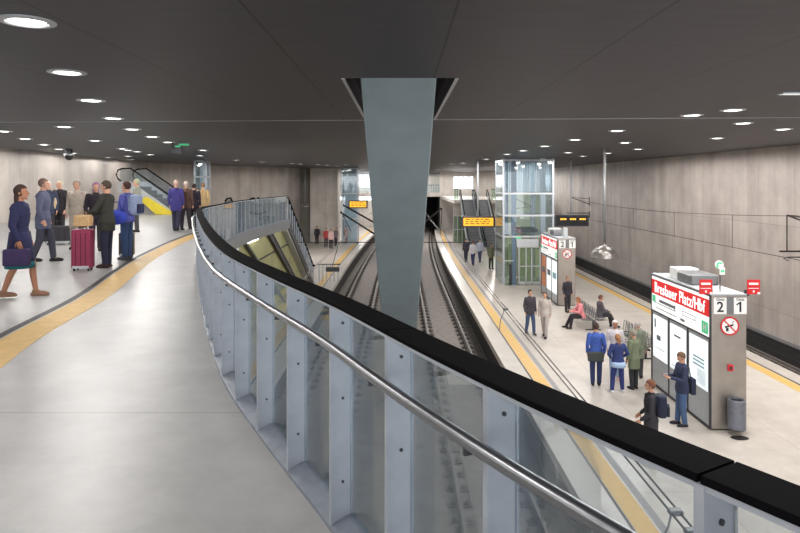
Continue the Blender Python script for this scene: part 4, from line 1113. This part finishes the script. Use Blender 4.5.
    p = person('woman in pink shirt and black trousers sitting on the bench facing the tracks', 7.27, 25.55, ZP, LEFT, 1.66, (228, 142, 148), (42, 38, 46), (146, 92, 62), (40, 36, 40), legs=sit_legs(.44), pel=-.42, lean=14, kind='shirt', long_hair=True, near=True, hem=.84,
           arms=[(V(-.23, .20, .72), V(-.08, .42, .72)), (V(.23, .20, .72), V(.06, .42, .74))])
    p = person('person in dark grey jacket sitting on the far side of the bench', 8.02, 25.75, ZP, RIGHT, 1.70, (88, 84, 92), (52, 50, 56), (110, 76, 70), legs=sit_legs(.44), pel=-.42, lean=4, hem=.84,
           arms=[(V(-.23, .14, .70), V(-.10, .38, .66)), (V(.23, .14, .70), V(.10, .38, .66))])
    x, y = PF(566, 311)
    person('dark-dressed person standing against the end of the farther kiosk', x, y-.25, ZP, CAMF+.4, 1.62, (50, 46, 56), (52, 48, 54), (120, 100, 88))
    # standing group
    x, y = PF(596, 385)
    p = person('man in cobalt-blue jacket and jeans seen from behind, left of the group', x, y, ZP, BACK-.15, 1.78, (66, 96, 176), (48, 58, 100), (66, 48, 42), near=True, hem=.82)
    t = thing('tote_bag', 'dark olive bag slung behind the man in cobalt-blue jacket', 'bag', wpos(p, (-.04, -.21, .72)), p.rotation_euler.z)
    MB().rbox(-.22, .22, -.06, .06, 0, .27, .04, 3).obj('bag_body', cloth((66, 70, 68)), t, smooth=True); MB().tube([(.15, .0, .26), (.19, .03, .45), (.16, .04, .66)], .012, 6).obj('strap', cloth((50, 52, 50)), t)
    x, y = PF(615, 379)
    p = person('person with white headscarf and white shirt facing the camera in the group', x, y, ZP, CAMF-.1, 1.74, (214, 208, 212), (150, 168, 200), (222, 218, 216), (220, 190, 180), skin='skin2', hood=True, long_hair=True, near=True, hem=.78, kind='shirt')
    x, y = PF(618, 392)
    p = person('ponytailed woman in navy and white top, jeans and white shoes seen from behind', x, y, ZP, BACK+.1, 1.60, (46, 60, 112), (46, 56, 112), (168, 120, 84), (232, 232, 236), near=True, hair_kind='ponytail', hem=.90, stance=.13,
               arms=[(V(-.30, -.02, 1.16), V(-.18, .12, 1.02)), (V(.30, -.02, 1.16), V(.18, .12, 1.02))], legs=[(V(-.15, .02, .49), V(-.20, -.02, .08)), (V(.12, .02, .49), V(.15, .02, .08))])
    t = thing('waist_sweater', 'pale blue sweater tied round the waist of the ponytailed woman', 'sweater', wpos(p, (0, 0, .78)), p.rotation_euler.z)
    MB().lathe([(.17, 0), (.205, .0), (.205, .12), (.16, .14)], seg=20).obj('folded_body', cloth((172, 196, 230)), t, smooth=True)
    x, y = PF(634, 389)
    p = person('man in long olive-green coat and black trousers at the right of the group', x, y, ZP, BACK+.5, 1.66, (116, 124, 98), (46, 48, 52), (150, 140, 128), near=True, hem=.62)
    x, y = PF(644, 383)
    p = person('person in grey-green coat with pale hair behind the olive coat', x, y+.5, ZP, BACK-.6, 1.70, (140, 148, 132), (72, 74, 76), (206, 196, 190), hem=.62)
    # woman with backpack
    x, y = PF(651, 463)
    p = person('brown-haired woman in black coat standing just beyond the black railing cap', x, y, ZP, LEFT-.35, 1.72, (52, 50, 58), (84, 82, 90), (122, 78, 58), (70, 66, 70), near=True, hem=.66, long_hair=False,
               arms=[(V(-.26, .0, 1.14), V(-.22, .20, .96)), (V(.26, .0, 1.14), V(.22, .20, .96))])
    backpack(p, 'dark navy backpack on the woman in black coat', (40, 44, 66), (34, 36, 54), 1.05)
    t = thing('scarf', 'dark scarf round the neck of the brown-haired woman', 'scarf', wpos(p, (0, .0, 1.41)), p.rotation_euler.z)
    m = MB(); m.tube([(.085*math.cos(a), .085*math.sin(a)+.01, .02*math.sin(a)) for a in [2*PI*k/16 for k in range(16)]], .035, 8, closed=True); m.obj('wrap', cloth((44, 36, 40)), t, smooth=True)
    # man with phone
    x, y = PF(682, 425.5)
    p = person('man in navy jacket and blue jeans looking down at his phone by the lit posters', x, y, ZP, LEFT, 1.75, (48, 56, 84), (72, 96, 134), (112, 84, 64), (44, 42, 46), near=True, nod=24, hem=.80,
               arms=[(V(-.24, .06, 1.13), V(-.10, .30, 1.17)), (V(.24, .06, 1.13), V(.10, .30, 1.17))], legs=[(V(-.09, .02, .49), V(-.09, -.03, .08)), (V(.10, .03, .49), V(.12, .06, .08))])
    t = thing('smartphone', 'dark smartphone held in both hands by the man in navy jacket', 'phone', wpos(p, (.0, .40, 1.23)), p.rotation_euler.z)
    MB().rbox(-.05, .05, -.07, .07, -.005, .006, .004, 1).obj('case', M['ink'], t); MB().box(-.044, .044, -.062, .062, .0062, .0075).obj('screen', M['posterg'], t)
    t = thing('shoulder_bag', 'dark bag hanging behind the hip of the man with the phone', 'bag', wpos(p, (.02, -.24, .80)), p.rotation_euler.z)
    MB().rbox(-.13, .13, -.06, .06, -.05, .34, .04, 3).obj('bag_body', cloth((42, 48, 70)), t, smooth=True); MB().tube([(-.08, .05, .32), (-.12, .10, .5), (-.12, .12, .62)], .012, 6).obj('strap', cloth((36, 40, 60)), t)
